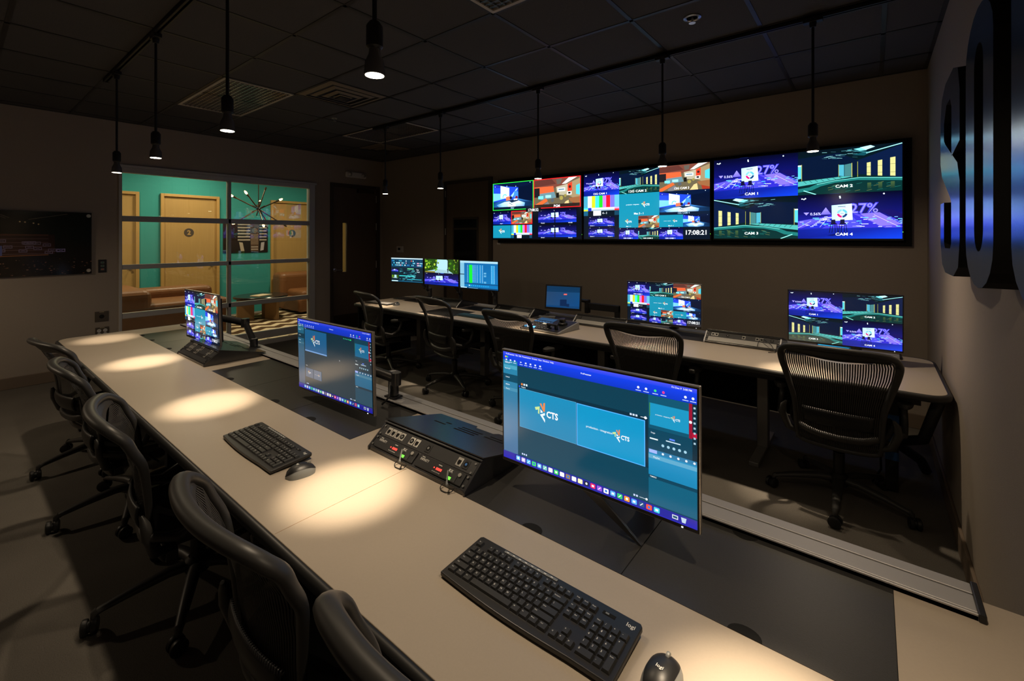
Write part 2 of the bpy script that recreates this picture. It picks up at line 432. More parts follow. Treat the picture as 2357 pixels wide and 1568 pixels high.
def pic_pool(cv, lab=None, font=0.07, y=0.87, mirror=False, simple=False):
    rr = random.Random(11)
    cv.push(0, 0, 1, 1, mirror)
    cv.rect(0, 0, 1, 1, (3, 14, 24), (4, 34, 36))
    cv.poly([(0, 0.16), (0.42, 0.10), (0.60, 0.30), (0.60, 0.62), (0, 0.66)], (4, 18, 44))
    cv.poly([(0.60, 0.30), (1, 0.04), (1, 0.72), (0.60, 0.60)], (6, 22, 56))
    # skylight and beams
    cv.poly([(0.55, 0.18), (0.66, 0.13), (0.74, 0.13), (0.66, 0.21)], (14, 70, 80))
    cv.poly([(0.56, 0.05), (0.70, 0.02), (0.68, 0.10), (0.62, 0.10)], (120, 225, 235)); cv.poly([(0.62, 0.03), (0.72, 0.0), (0.76, 0.04), (0.68, 0.09)], (180, 240, 245))
    cv.line((0.68, 0.16), (1.0, 0.02), 0.018, (150, 225, 225)); cv.line((0.50, 0.06), (0.70, 0.15), 0.014, (60, 140, 150))
    for i in range(10 if simple else 26):
        u = 0.25 + 0.30 * rr.random(); v = 0.05 + 0.17 * rr.random()
        cv.line((u, v), (u + 0.05, v - 0.012 + 0.03 * rr.random()), 0.008, rr.choice([(70, 130, 140), (120, 180, 185), (40, 80, 90)]))
    # lit columns right
    for x, yt, yb, w in ((0.685, 0.36, 0.64, 0.036), (0.785, 0.33, 0.66, 0.040), (0.895, 0.29, 0.68, 0.046)):
        cv.poly([(x, yt + 0.01), (x + w, yt), (x + w, yb + 0.01), (x, yb)], (198, 196, 128))
        cv.rect(x, yt + (yb - yt) * 0.36, w, 0.005, (50, 50, 30)); cv.rect(x, yt + (yb - yt) * 0.8, w, 0.005, (50, 50, 30))
    # glass doors centre, window left
    cv.poly([(0.42, 0.37), (0.47, 0.375), (0.47, 0.63), (0.42, 0.61)], (70, 160, 180)); cv.poly([(0.475, 0.375), (0.54, 0.355), (0.54, 0.64), (0.475, 0.63)], (60, 115, 118))
    cv.line((0.418, 0.36), (0.418, 0.63), 0.008, (160, 160, 70)); cv.line((0.545, 0.35), (0.545, 0.66), 0.012, (190, 185, 90)); cv.line((0.60, 0.33), (0.60, 0.66), 0.010, (150, 150, 60))
    cv.poly([(0, 0.33), (0.035, 0.32), (0.035, 0.62), (0, 0.63)], (80, 190, 205)); cv.line((0.04, 0.30), (0.04, 0.68), 0.012, (150, 150, 70)); cv.rect(0, 0.31, 0.035, 0.03, (210, 250, 250))
    # bench with lit panels
    cv.poly([(0, 0.69), (0.45, 0.63), (0.56, 0.645), (0.36, 0.70), (0.16, 0.76), (0, 0.80)], (70, 165, 160))
    if not simple:
        for i in range(7):
            u = 0.06 + 0.06 * i; cv.line((u, 0.685 - 0.008 * i), (u + 0.03, 0.74 - 0.011 * i), 0.008, (10, 40, 44))
    # curved stage edge and dark glossy floor
    cv.poly([(0, 0.86), (0.12, 0.83), (0.2, 0.76), (0.36, 0.71), (0.6, 0.67), (1, 0.72), (1, 0.79), (0.6, 0.73), (0.38, 0.76), (0.24, 0.82), (0.15, 0.90), (0, 0.94)], (26, 108, 104))
    cv.poly([(0, 0.95), (0.15, 0.91), (0.25, 0.83), (0.4, 0.77), (0.6, 0.74), (1, 0.80), (1, 1), (0, 1)], (5, 42, 42))
    cv.line((0.06, 0.90), (0.19, 1.0), 0.02, (130, 220, 205)); cv.line((0.2, 0.775), (0.38, 0.715), 0.010, (120, 215, 205)); cv.line((0.38, 0.715), (0.62, 0.675), 0.010, (120, 215, 205)); cv.line((0.62, 0.675), (1, 0.735), 0.010, (120, 215, 205))
    for i in range(8 if simple else 30):
        u = 0.3 + 0.65 * rr.random(); v = 0.80 + 0.18 * rr.random()
        cv.line((u, v), (u + 0.05, v - 0.02), 0.006, rr.choice([(20, 90, 85), (30, 110, 100), (10, 60, 60), (110, 120, 70)]))
    for x in (0.69, 0.79, 0.90): cv.rect(x, 0.80, 0.035, 0.14, (60, 84, 50), (14, 48, 40))
    cv.pop()
    if lab: cv.text(0.47, y, font, lab, (240, 250, 245), 0.02, wide=1.25)
def pic_office(cv, lab=None, font=0.09, simple=False):
    cv.rect(0, 0, 1, 1, (96, 88, 66))
    cv.poly([(0, 0), (1, 0), (0.62, 0.30), (0.5, 0.33), (0, 0.30)], (112, 62, 50))
    cv.poly([(0.0, 0.05), (0.40, 0.02), (0.5, 0.2), (0, 0.27)], (88, 46, 40))
    cv.poly([(0.0, 0.27), (0.44, 0.27), (0.46, 0.5), (0.14, 0.62), (0, 0.5)], (225, 92, 52))
    cv.poly([(0, 0.30), (0.14, 0.30), (0.14, 0.62), (0, 0.62)], (28, 26, 30))
    cv.poly([(0.50, 0.30), (0.78, 0.22), (0.78, 0.62), (0.52, 0.56)], (170, 164, 140))
    cv.poly([(0.74, 0.22), (1, 0.06), (1, 0.82), (0.74, 0.60)], (150, 130, 96))
    cv.poly([(0.78, 0.0), (0.96, 0.0), (0.70, 0.22), (0.62, 0.22)], (214, 224, 214)); cv.poly([(0.5, 0.05), (0.62, 0.03), (0.6, 0.2), (0.52, 0.22)], (90, 84, 76))
    cv.rect(0.53, 0.34, 0.16, 0.12, (226, 236, 236)); cv.rect(0.55, 0.38, 0.12, 0.035, (60, 110, 130))
    cv.poly([(0.74, 0.24), (0.83, 0.17), (0.83, 0.46), (0.74, 0.48)], (214, 58, 34)); cv.disc(0.785, 0.33, 0.05, (60, 30, 30), 10)
    cv.poly([(0.91, 0.30), (1, 0.24), (1, 0.62), (0.91, 0.58)], (70, 190, 205)); cv.rect(0.73, 0.48, 0.09, 0.11, (225, 225, 215)); cv.rect(0.75, 0.50, 0.05, 0.06, (20, 20, 24))
    cv.poly([(0.14, 0.50), (0.46, 0.46), (0.50, 0.66), (0.16, 0.72)], (96, 130, 140)); cv.rect(0.11, 0.58, 0.11, 0.10, (110, 222, 240)); cv.rect(0.27, 0.56, 0.12, 0.09, (150, 232, 244))
    cv.poly([(0, 0.90), (0.28, 0.66), (0.32, 0.76), (0.06, 1), (0, 1)], (204, 96, 48)); cv.poly([(0.18, 0.92), (0.32, 0.78), (0.38, 0.92), (0.28, 1), (0.18, 1)], (110, 108, 112)); cv.disc(0.42, 0.74, 0.07, (78, 84, 92), 12)
    cv.rect(0.50, 0.50, 0.06, 0.17, (22, 22, 18)); cv.disc(0.61, 0.68, 0.07, (154, 142, 70), 12); cv.disc(0.69, 0.61, 0.05, (140, 130, 66), 10)
    cv.poly([(0.76, 0.70), (1, 0.66), (1, 0.92), (0.80, 0.82)], (142, 92, 56)); cv.poly([(0.62, 1.0), (0.70, 0.80), (0.76, 0.76), (0.78, 1)], (224, 188, 130)); cv.poly([(0.84, 0.84), (1, 0.92), (1, 1), (0.86, 1)], (150, 48, 30))
    if lab:
        cv.text(0.46, 0.95, font, lab, (240, 240, 235), 0.02)
def pic_set(cv, lab=None, font=0.08, simple=False):
    cv.rect(0, 0, 1, 1, (4, 18, 50), (3, 24, 46))
    cv.poly([(0, 0.06), (0.64, 0.20), (0.64, 0.60), (0.18, 0.66), (0, 0.70)], (30, 66, 214))
    cv.poly([(0, 0.36), (0.30, 0.40), (0.30, 0.58), (0, 0.66)], (110, 190, 250)); cv.poly([(0.20, 0.10), (0.42, 0.20), (0.42, 0.58), (0.20, 0.56)], (222, 246, 255))
    cv.poly([(0, 0.02), (0.20, 0.09), (0.20, 0.18), (0, 0.16)], (26, 44, 170)); cv.arc(0.31, 0.52, 0.07, 0.11, 30, 200, (90, 190, 235), 8)
    cv.poly([(0.42, 0.56), (0.60, 0.24), (0.63, 0.24), (0.47, 0.60)], (150, 200, 255)); cv.poly([(0.55, 0.30), (0.64, 0.36), (0.64, 0.58), (0.52, 0.56)], (60, 130, 240))
    cv.poly([(0.66, 0.2), (1, 0.12), (1, 0.72), (0.66, 0.62)], (3, 14, 40))
    cv.poly([(0, 0.72), (0.18, 0.66), (0.64, 0.60), (1, 0.74), (1, 1), (0, 1)], ((10, 40, 90), (30, 90, 160), (60, 130, 200), (6, 30, 60), (8, 40, 76), (20, 80, 140)))
    cv.poly([(0.10, 0.80), (0.30, 0.70), (0.62, 0.66), (0.80, 0.76), (0.78, 0.94), (0.55, 1.0), (0.22, 0.98)], ((60, 130, 190), (190, 230, 255), (226, 246, 255), (110, 180, 230), (60, 120, 180), (170, 220, 250), (90, 160, 210)))
    cv.disc(0.48, 0.84, 0.19, (240, 252, 255), 20, 0.62, (190, 230, 252))
    cv.poly([(0.34, 0.52), (0.44, 0.50), (0.45, 0.64), (0.34, 0.66)], (206, 110, 80)); cv.disc(0.46, 0.56, 0.06, (18, 26, 50), 10); cv.disc(0.60, 0.56, 0.06, (120, 26, 50), 10)
    cv.poly([(0.40, 0.66), (0.62, 0.60), (0.64, 0.68), (0.48, 0.74)], (20, 40, 70)); cv.rect(0.53, 0.60, 0.09, 0.05, (220, 230, 240)); cv.line((0.42, 0.74), (0.50, 0.82), 0.02, (16, 40, 70))
    for u, v in ((0.06, 0.12), (0.36, 0.13), (0.58, 0.16), (0.92, 0.06)): cv.disc(u, v, 0.015, (225, 245, 255), 8)
    if lab: cv.rect(0, 0.88, 1, 0.12, (6, 22, 44)); cv.text(0.5, 0.965, font, lab, (150, 190, 220), 0.01)
def pic_bars(cv, lab=None):
    cv.rect(0, 0, 1, 1, (4, 18, 30))
    cols = [(60, 150, 180), (196, 218, 226), (196, 200, 30), (60, 212, 226), (30, 214, 40), (186, 116, 214), (236, 20, 40), (110, 104, 214), (96, 176, 206)]
    xs = [0, 0.115, 0.235, 0.335, 0.445, 0.545, 0.645, 0.755, 0.875, 1.0]
    for i, c in enumerate(cols): cv.rect(xs[i], 0.0, xs[i + 1] - xs[i], 0.60, c)
    cv.rect(0, 0.60, 0.125, 0.08, (60, 220, 235)); cv.rect(0, 0.68, 0.125, 0.08, (214, 214, 30)); cv.rect(0.125, 0.60, 0.10, 0.16, (16, 40, 180))
    cv.rect(0.225, 0.60, 0.65, 0.09, (206, 220, 230)); cv.rect(0.875, 0.60, 0.125, 0.08, (190, 150, 220)); cv.rect(0.875, 0.68, 0.125, 0.08, (230, 40, 40)); cv.rect(0.225, 0.69, 0.65, 0.07, (150, 170, 186))
    cv.rect(0, 0.76, 0.125, 0.24, (16, 84, 116)); cv.rect(0.875, 0.76, 0.125, 0.24, (16, 60, 84)); cv.rect(0.28, 0.76, 0.22, 0.24, (240, 245, 248))
    if lab: cv.text(0.60, 0.93, 0.14, lab, (230, 236, 240), 0.02)
def logo(cv, x, y, s):
    """three chevron arrows round a small triangle with the letters CTS"""
    X, Y, W, H, mm = cv.st[-1]; ar = (W * cv.w) / (H * cv.h)
    def pl(pts, c): cv.poly([(x + a * s / ar, y + b * s) for a, b in pts], c)
    pl([(-0.86, -0.22), (-0.42, -0.36), (-0.46, 0.22), (-0.58, 0.18), (-0.56, -0.10), (-0.78, -0.02)], (200, 226, 150))
    pl([(-0.42, -0.58), (-0.26, -0.62), (-0.14, -0.30), (-0.08, -0.68), (0.06, -0.72), (0.03, -0.04), (-0.10, -0.06)], (238, 136, 72))
    pl([(-0.40, 0.24), (0.04, 0.02), (0.05, 0.20), (-0.14, 0.28), (0.05, 0.52), (0.04, 0.74)], (226, 240, 244))
    pl([(-0.36, -0.18), (-0.12, 0.02), (-0.34, 0.10)], (240, 246, 250))
    cv.text(x + 0.68 * s / ar, y + 0.30 * s, 0.66 * s, 'CTS', (244, 248, 250), 0.03, wide=0.86)
def pic_cts(cv, lab=None, line=False, bg=(18, 128, 156), s=0.30, bg2=None):
    cv.rect(0, 0, 1, 1, bg, bg2)
    if line:
        cv.text(0.345, 0.51, 0.062 * s / 0.3, 'production - integration', (226, 240, 244), 0.012)
        logo(cv, 0.65, 0.5, s * 0.60)
    else: logo(cv, 0.46, 0.46, s)
    if lab: cv.text(0.5, 0.93, 0.12, lab, (230, 240, 244), 0.02)
def multiview(cv):
    """grid of 14 feeds with clock, as on the middle wall display"""
    cv.rect(0, 0, 1, 1, (5, 16, 30))
    def put(x, y, w, h, fn, *a, **k):
        cv.push(x, y, w, h); fn(cv, *a, **k); cv.pop()
    put(0, 0, 0.318, 0.345, pic_stage, '12G CAM 1', 0.11, 0.95)
    put(0.318, 0, 0.324, 0.345, pic_pool, '12G CAM 2', 0.13, 0.95)
    put(0.642, 0, 0.358, 0.345, pic_office, '12G CAM 3', 0.12)
    put(0, 0.345, 0.318, 0.30, pic_bars, '4 - 1')
    put(0.318, 0.345, 0.324, 0.325, pic_cts, 'Mac 3 - 1', True)
    put(0.642, 0.345, 0.358, 0.325, pic_set, '12G CAM 4', 0.10)
    put(0.045, 0.66, 0.232, 0.145, pic_stage, simple=True); put(0.045, 0.82, 0.232, 0.145, pic_stage, simple=True)
    for v in (0.805, 0.968): cv.text(0.08, v, 0.022, 'Server 1', (220, 225, 240), 0.01); cv.text(0.24, v, 0.022, 'Server 2', (220, 225, 240), 0.01)
    put(0.318, 0.67, 0.16, 0.165, pic_cts, 'Mac 1 - 1'); put(0.478, 0.67, 0.164, 0.165, pic_office, simple=True)
    put(0.642, 0.67, 0.175, 0.165, pic_cts, 'Mac 3 - 1', True); put(0.817, 0.67, 0.183, 0.165, pic_set, simple=True)
    put(0.318, 0.835, 0.16, 0.165, pic_stage, '12G CAM 1', 0.14, 0.97, 5, True); put(0.478, 0.835, 0.164, 0.165, pic_pool, '12G CAM 2', 0.14, 0.97, False, True)
    put(0.642, 0.835, 0.175, 0.165, pic_stage, '12G CAM 1', 0.14, 0.97, 5, True)
    cv.text(0.908, 0.94, 0.085, '17:08:21', (240, 244, 248), 0.01)
def quadview(cv):
    def put(x, y, w, h, fn, *a, **k):
        cv.push(x, y, w, h); fn(cv, *a, **k); cv.pop()
    put(0, 0, 0.5, 0.5, pic_stage, 'CAM 1', 0.085); put(0.5, 0, 0.5, 0.5, pic_pool, 'CAM 2', 0.085)
    put(0, 0.5, 0.5, 0.5, pic_pool, 'CAM 3', 0.085, 0.90, True); put(0.5, 0.5, 0.5, 0.5, pic_stage, 'CAM 4', 0.085)
def programview(cv):
    cv.rect(0, 0, 1, 1, (2, 8, 20))
    def put(x, y, w, h, fn, *a, **k):
        cv.push(x, y, w, h); fn(cv, *a, **k); cv.pop()
    put(0, 0, 0.495, 0.49, pic_set, 'PRV', 0.09); put(0.495, 0, 0.495, 0.49, pic_office)
    cv.rect(0.495, 0.425, 0.495, 0.065, (40, 30, 26)); cv.text(0.75, 0.48, 0.06, 'PGM', (240, 240, 240), 0.02)
    cv.frame(0, 0, 0.495, 0.49, 0.008, (40, 214, 60), 1.4); cv.frame(0.497, 0, 0.495, 0.49, 0.008, (236, 24, 30), 1.4)
    put(0.005, 0.515, 0.225, 0.225, pic_stage, 'Cam 1', 0.09, 0.97, 3, True); put(0.235, 0.515, 0.245, 0.225, pic_office, 'Cam 2', 0.09)
    cv.frame(0.233, 0.513, 0.249, 0.229, 0.007, (236, 24, 30), 1.4)
    put(0.005, 0.76, 0.225, 0.225, pic_cts); put(0.235, 0.76, 0.245, 0.225, pic_bars)
    put(0.55, 0.515, 0.40, 0.215, pic_stage, simple=True); put(0.55, 0.77, 0.40, 0.20, pic_stage, simple=True)
    for v, n in ((0.745, 'World'), (0.985, 'Server')): cv.text(0.60, v, 0.024, n + '1', (220, 225, 240), 0.01); cv.text(0.89, v, 0.024, n + '2', (220, 225, 240), 0.01)
    cv.rect(0.725, 0.515, 0.012, 0.215, (10, 12, 40)); cv.rect(0.725, 0.77, 0.012, 0.20, (10, 12, 40))
    cv.rect(0.41, 0.475, 0.17, 0.065, (6, 8, 12)); cv.text(0.495, 0.53, 0.066, '17:08:32', (235, 240, 245), 0.015)
def desktop_ui(cv, second=False):
    """presentation software window with menu bar, slides, side panel and dock"""
    dim = 0.80 if second else 1.0
    def c(*rgb): return tuple(v * dim for v in rgb)
    cv.rect(0, 0, 1, 1, c(8, 58, 78), c(6, 66, 88))
    cv.rect(0, 0, 1, 0.032, (70, 80, 232), (30, 66, 232)); cv.rect(0, 0.032, 1, 0.078, (14, 62, 226), (8, 52, 196))
    cv.rect(0, 0.075, 0.095, 0.865, c(30, 128, 164), c(70, 110, 150))
    cv.rect(0, 0.205, 0.095, 0.07, c(10, 70, 94)); cv.rect(0, 0.33, 0.095, 0.03, c(70, 140, 172)); cv.rect(0.004, 0.12, 0.088, 0.035, c(70, 160, 190))
    for v, t in ((0.105, 'LIBRARY'), (0.16, 'PLAYLIST'), (0.24, 'Default'), (0.31, 'MEDIA'), (0.35, 'Photos')): cv.text(0.03, v, 0.016, t, (225, 240, 245), 0.01)
    for i, (u, cc) in enumerate(((0.018, (250, 190, 60)), (0.028, (70, 214, 90)))): cv.disc(u, 0.046, 0.009, cc, 8)
    menu = 'ProPresenter  File  Edit  Presentation  Screens  View  Window  Help'
    cv.text(0.02, 0.024, 0.019, menu, (235, 240, 255), 0.01, center=False); cv.text(0.94, 0.024, 0.019, 'Fri Dec 9  5:08 PM', (235, 240, 255), 0.01)
    cv.text(0.5, 0.063, 0.018, 'ProPresenter', (240, 245, 255), 0.02)
    for i, u in enumerate((0.022, 0.05, 0.078, 0.12, 0.15, 0.18, 0.21, 0.24)):
        cv.poly([(u - 0.006, 0.066), (u + 0.006, 0.072), (u - 0.006, 0.08)] if i == 3 else [(u - 0.005, 0.066), (u + 0.005, 0.066), (u + 0.005, 0.08), (u - 0.005, 0.08)], (220, 230, 255)); cv.rect(u - 0.01, 0.09, 0.02, 0.006, (190, 205, 250))
    for u, cc in ((0.755, (240, 240, 255)), (0.79, (240, 240, 255)), (0.83, (60, 230, 120)), (0.865, (250, 60, 140)), (0.955, (235, 240, 255)), (0.985, (235, 240, 255))):
        cv.disc(u, 0.072, 0.010, cc, 10); cv.rect(u - 0.012, 0.092, 0.024, 0.006, (190, 205, 250))
    # centre
    if not second:
        cv.rect(0.100, 0.285, 0.70, 0.385, c(6, 44, 62))
        cv.push(0.110, 0.312, 0.335, 0.352); pic_cts(cv, None, False, (24, 138, 184), 0.34, (34, 132, 176)); cv.pop()
        cv.push(0.452, 0.318, 0.330, 0.345); pic_cts(cv, None, True, (10, 146, 196), 0.34); cv.pop()
        cv.frame(0.449, 0.314, 0.336, 0.354, 0.004, (84, 176, 255), 1.7); cv.frame(0.108, 0.310, 0.339, 0.356, 0.002, (90, 160, 200), 1.7)
        for u, cc in ((0.125, (236, 130, 50)), (0.14, (210, 230, 240)), (0.155, (210, 230, 240))): cv.rect(u - 0.005, 0.262, 0.01, 0.018, cc)
        cv.rect(0.105, 0.288, 0.008, 0.015, (40, 90, 230)); cv.text(0.135, 0.302, 0.018, 'Playlist', (220, 235, 240), 0.01)
        for u in (0.72, 0.733, 0.746): cv.rect(u - 0.004, 0.285, 0.009, 0.015, (210, 225, 250))
        cv.rect(0.765, 0.291, 0.03, 0.004, (220, 235, 245)); cv.disc(0.787, 0.293, 0.011, (240, 250, 255), 10)
    else:
        cv.push(0.11, 0.13, 0.32, 0.31); pic_cts(cv, None, False, (22, 100, 150), 0.36, (24, 96, 144)); cv.pop()
        cv.rect(0.11, 0.425, 0.32, 0.018, (120, 170, 230)); cv.text(0.12, 0.122, 0.016, 'Slides', (220, 235, 240), 0.01)
        cv.push(0.11, 0.685, 0.115, 0.13); pic_cts(cv, None, False, (60, 96, 130), 0.30); cv.pop(); cv.push(0.232, 0.685, 0.115, 0.13); pic_cts(cv, None, True, (64, 100, 134), 0.30); cv.pop()
        cv.text(0.13, 0.655, 0.016, 'Playlist', (235, 240, 245), 0.01); cv.poly([(0.60, 0.44), (0.61, 0.455), (0.604, 0.455), (0.605, 0.47)], (230, 240, 250))
        for u in (0.66, 0.68, 0.70, 0.72): cv.rect(u, 0.135, 0.01, 0.012, (60, 200, 150))
        cv.rect(0.74, 0.133, 0.02, 0.016, (40, 220, 110))
    for u in (0.125, 0.137, 0.150): cv.rect(u - 0.004, 0.905, 0.008, 0.014, (200, 215, 250))
    for u in (0.735, 0.747): cv.rect(u - 0.004, 0.905, 0.008, 0.014, (200, 215, 250))
    cv.rect(0.758, 0.911, 0.034, 0.003, (220, 235, 245)); cv.disc(0.79, 0.912, 0.009, (240, 250, 255), 10)
    # right column
    cv.rect(0.800, 0.11, 0.2, 0.25, c(10, 82, 108)); cv.push(0.806, 0.168, 0.162, 0.165); pic_cts(cv, None, not second, (24, 146, 190) if not second else (14, 110, 156), 0.34); cv.pop()
    cv.rect(0.969, 0.11, 0.013, 0.27, (150, 16, 48)); cv.rect(0.982, 0.11, 0.018, 0.42, c(6, 42, 58)); cv.rect(0.982, 0.315, 0.018, 0.035, (178, 20, 56)); cv.disc(0.975, 0.243, 0.011, (235, 240, 245), 10)
    for i in range(8): cv.rect(0.987, 0.13 + 0.036 * i, 0.008, 0.014, (170, 200, 215))
    cv.rect(0.804, 0.168, 0.004, 0.10, (60, 130, 60)); cv.rect(0.800, 0.36, 0.182, 0.18, c(6, 66, 90)); cv.text(0.82, 0.395, 0.016, 'Stage', (210, 225, 235), 0.01)
    cv.rect(0.806, 0.43, 0.035, 0.010, (225, 240, 245)); cv.rect(0.875, 0.42, 0.06, 0.008, (200, 225, 240)); cv.rect(0.89, 0.40, 0.022, 0.012, (90, 130, 250))
    for i in range(5): cv.disc(0.862 + 0.023 * i, 0.468, 0.011, (160, 205, 225), 8)
    cv.rect(0.800, 0.515, 0.2, 0.03, c(40, 120, 165)); cv.rect(0.803, 0.518, 0.034, 0.025, (160, 180, 250))
    for i in range(5): cv.disc(0.862 + 0.032 * i, 0.531, 0.009, (225, 235, 245), 8)
    cv.rect(0.800, 0.545, 0.2, 0.165, c(22, 140, 190), c(22, 130, 178)); cv.rect(0.800, 0.555, 0.2, 0.030, c(90, 165, 200)); cv.text(0.835, 0.577, 0.018, 'Playlist', (230, 240, 250), 0.01)
    cv.rect(0.800, 0.71, 0.2, 0.025, c(8, 64, 88)); cv.rect(0.800, 0.735, 0.2, 0.19, c(12, 92, 122)); cv.text(0.82, 0.728, 0.016, 'TIMERS', (220, 235, 240), 0.01)
    # dock
    cv.rect(0, 0.935, 1, 0.065, (46, 40, 150), (18, 24, 176)); cv.rect(0.075, 0.937, 0.875, 0.055, (16, 26, 150))
    icons = [(120, 200, 245), (205, 190, 235), (90, 190, 250), (60, 220, 110), (110, 190, 250), (120, 200, 190), (236, 236, 240), (50, 214, 100), (240, 240, 245), (150, 120, 80), (235, 238, 240), (250, 236, 180), (10, 24, 60), (240, 30, 100), (150, 80, 220), (240, 236, 240), (90, 180, 240), (40, 200, 110), (246, 150, 40), (80, 170, 250), (30, 80, 130), (246, 80, 50), (60, 210, 230)]
    for i, ic in enumerate(icons):
        u = 0.098 + i * 0.0335
        cv.poly([(u - 0.010, 0.945), (u + 0.010, 0.945), (u + 0.0125, 0.9495), (u + 0.0125, 0.9785), (u + 0.010, 0.983), (u - 0.010, 0.983), (u - 0.0125, 0.9785), (u - 0.0125, 0.9495)], ic)
        if i % 3 == 0: cv.disc(u, 0.964, 0.010, (30, 120, 220) if i % 2 else (250, 250, 255), 10)
        elif i % 3 == 1: cv.rect(u - 0.006, 0.956, 0.012, 0.016, (245, 246, 250))
        else: cv.line((u - 0.006, 0.974), (u + 0.006, 0.954), 0.006, (250, 250, 250))
    cv.rect(0.90, 0.950, 0.024, 0.028, (225, 230, 240)); cv.rect(0.903, 0.956, 0.018, 0.016, (14, 80, 110)); cv.poly([(0.936, 0.948), (0.958, 0.948), (0.954, 0.984), (0.940, 0.984)], (190, 210, 230))
def vmix_ui(cv):
    rr = random.Random(4)
    cv.rect(0, 0, 1, 1, (6, 30, 44)); cv.rect(0, 0, 1, 0.045, (190, 214, 222)); cv.rect(0, 0.045, 1, 0.34, (4, 60, 92))
    for r_, v in enumerate((0.10, 0.19, 0.28)):
        for i in range(22):
            u = 0.03 + i * 0.044
            if rr.random() < 0.75: cv.rect(u, v, 0.02 + 0.02 * rr.random(), 0.045, rr.choice([(70, 190, 220), (150, 220, 235), (10, 30, 50), (40, 130, 220), (230, 160, 190), (200, 235, 240), (10, 24, 40)]))
    cv.disc(0.65, 0.12, 0.03, (230, 80, 40), 10)
    for i in range(60):
        u = 0.26 + 0.5 * rr.random(); v = 0.42 + 0.52 * rr.random(); cv.rect(u, v, 0.03 + 0.06 * rr.random(), 0.016, rr.choice([(30, 120, 140), (90, 200, 210), (10, 70, 90), (60, 150, 160)]))
    cv.rect(0.26, 0.735, 0.46, 0.035, (60, 206, 206)); cv.rect(0.5, 0.87, 0.46, 0.03, (40, 150, 170)); cv.rect(0.52, 0.43, 0.2, 0.03, (120, 240, 170))
    cv.text(0.84, 0.50, 0.07, 'Two', (230, 240, 245), 0.02); cv.text(0.86, 0.59, 0.07, 'TALK', (200, 225, 235), 0.02)
    cv.push(0.01, 0.45, 0.22, 0.14); pic_stage(cv, simple=True); cv.pop(); cv.push(0.02, 0.72, 0.22, 0.14); pic_forest(cv); cv.pop()
    cv.rect(0, 0.96, 1, 0.04, (14, 80, 110)); cv.rect(0.02, 0.955, 0.2, 0.04, (190, 230, 240))
def pic_forest(cv):
    rr = random.Random(9)
    cv.rect(0, 0, 1, 1, (34, 70, 16)); cv.poly([(0.38, 0.02), (0.70, 0.02), (0.72, 0.95), (0.3, 0.98), (0.12, 0.9), (0.36, 0.72)], (170, 214, 224), ); cv.poly([(0.1, 0.88), (0.4, 0.74), (0.72, 0.80), (0.85, 1), (0, 1)], (150, 190, 200))
    for i in range(90):
        u = rr.random(); v = rr.random() * 0.85
        if 0.42 < u < 0.68: continue
        cv.disc(u, v, 0.05 + 0.05 * rr.random(), rr.choice([(70, 130, 20), (130, 180, 36), (30, 70, 10), (170, 200, 60), (16, 40, 8), (90, 160, 24)]), 6)
    for u in (0.69, 0.90, 0.95): cv.rect(u, 0, 0.022, 0.95, (10, 20, 6))
    cv.rect(0.02, 0.9, 0.3, 0.1, (130, 120, 40))
def forest_ui(cv):
    cv.push(0, 0, 1, 0.53); pic_forest(cv); cv.pop(); cv.push(0, 0.53, 1, 0.47); pic_stage(cv, simple=True); cv.pop(); cv.rect(0.48, 0.53, 0.1, 0.02, (60, 110, 220))
def sheet_ui(cv):
    cv.rect(0, 0, 1, 1, (6, 96, 158), (8, 110, 172)); cv.rect(0, 0, 1, 0.075, (160, 204, 220)); cv.rect(0, 0.075, 0.115, 0.88, (120, 180, 206)); cv.rect(0, 0.48, 0.115, 0.03, (30, 60, 80))
    cv.rect(0.25, 0.14, 0.085, 0.66, (10, 224, 50)); cv.rect(0.335, 0.14, 0.29, 0.66, (10, 120, 184)); cv.rect(0.82, 0.14, 0.10, 0.66, (20, 140, 200))
    for i in range(20):
        v = 0.15 + i * 0.032
        for u in (0.20, 0.35, 0.40, 0.46, 0.54, 0.60, 0.84, 0.90): cv.rect(u, v, 0.018, 0.012, (170, 220, 240))
        if i in (8, 9, 11, 12, 18, 19): cv.rect(0.645, v, 0.06, 0.016, (130, 200, 230))
    cv.rect(0.12, 0.80, 0.88, 0.04, (8, 70, 120))
    for i in range(10): cv.rect(0.24 + i * 0.055, 0.87, 0.035, 0.04, (30, 150, 210) if i else (170, 220, 240))
    cv.rect(0, 0.955, 1, 0.045, (6, 60, 100)); cv.rect(0.02, 0.955, 0.17, 0.03, (190, 225, 235))
    for i in range(14): cv.rect(0.24 + 0.018 * i, 0.97, 0.01, 0.014, (150, 210, 230))
def touch_ui(cv):
    cv.gain = 0.75
    cv.rect(0, 0, 1, 1, (8, 60, 100), (6, 74, 130)); cv.poly([(0, 0.28), (1, 0.25), (1, 0.9), (0, 0.92)], ((40, 78, 120), (20, 86, 140), (8, 84, 150), (40, 84, 130)))
    cv.poly([(0.42, 0.62), (0.62, 0.60), (0.62, 0.92), (0.42, 0.92)], (4, 44, 92)); cv.rect(0.62, 0.80, 0.08, 0.14, (4, 44, 92)); cv.gain = 1.0
    cv.poly([(0.53, 0.335), (0.63, 0.33), (0.62, 0.395), (0.52, 0.40)], (240, 90, 80)); cv.rect(0.54, 0.36, 0.07, 0.01, (255, 190, 180))
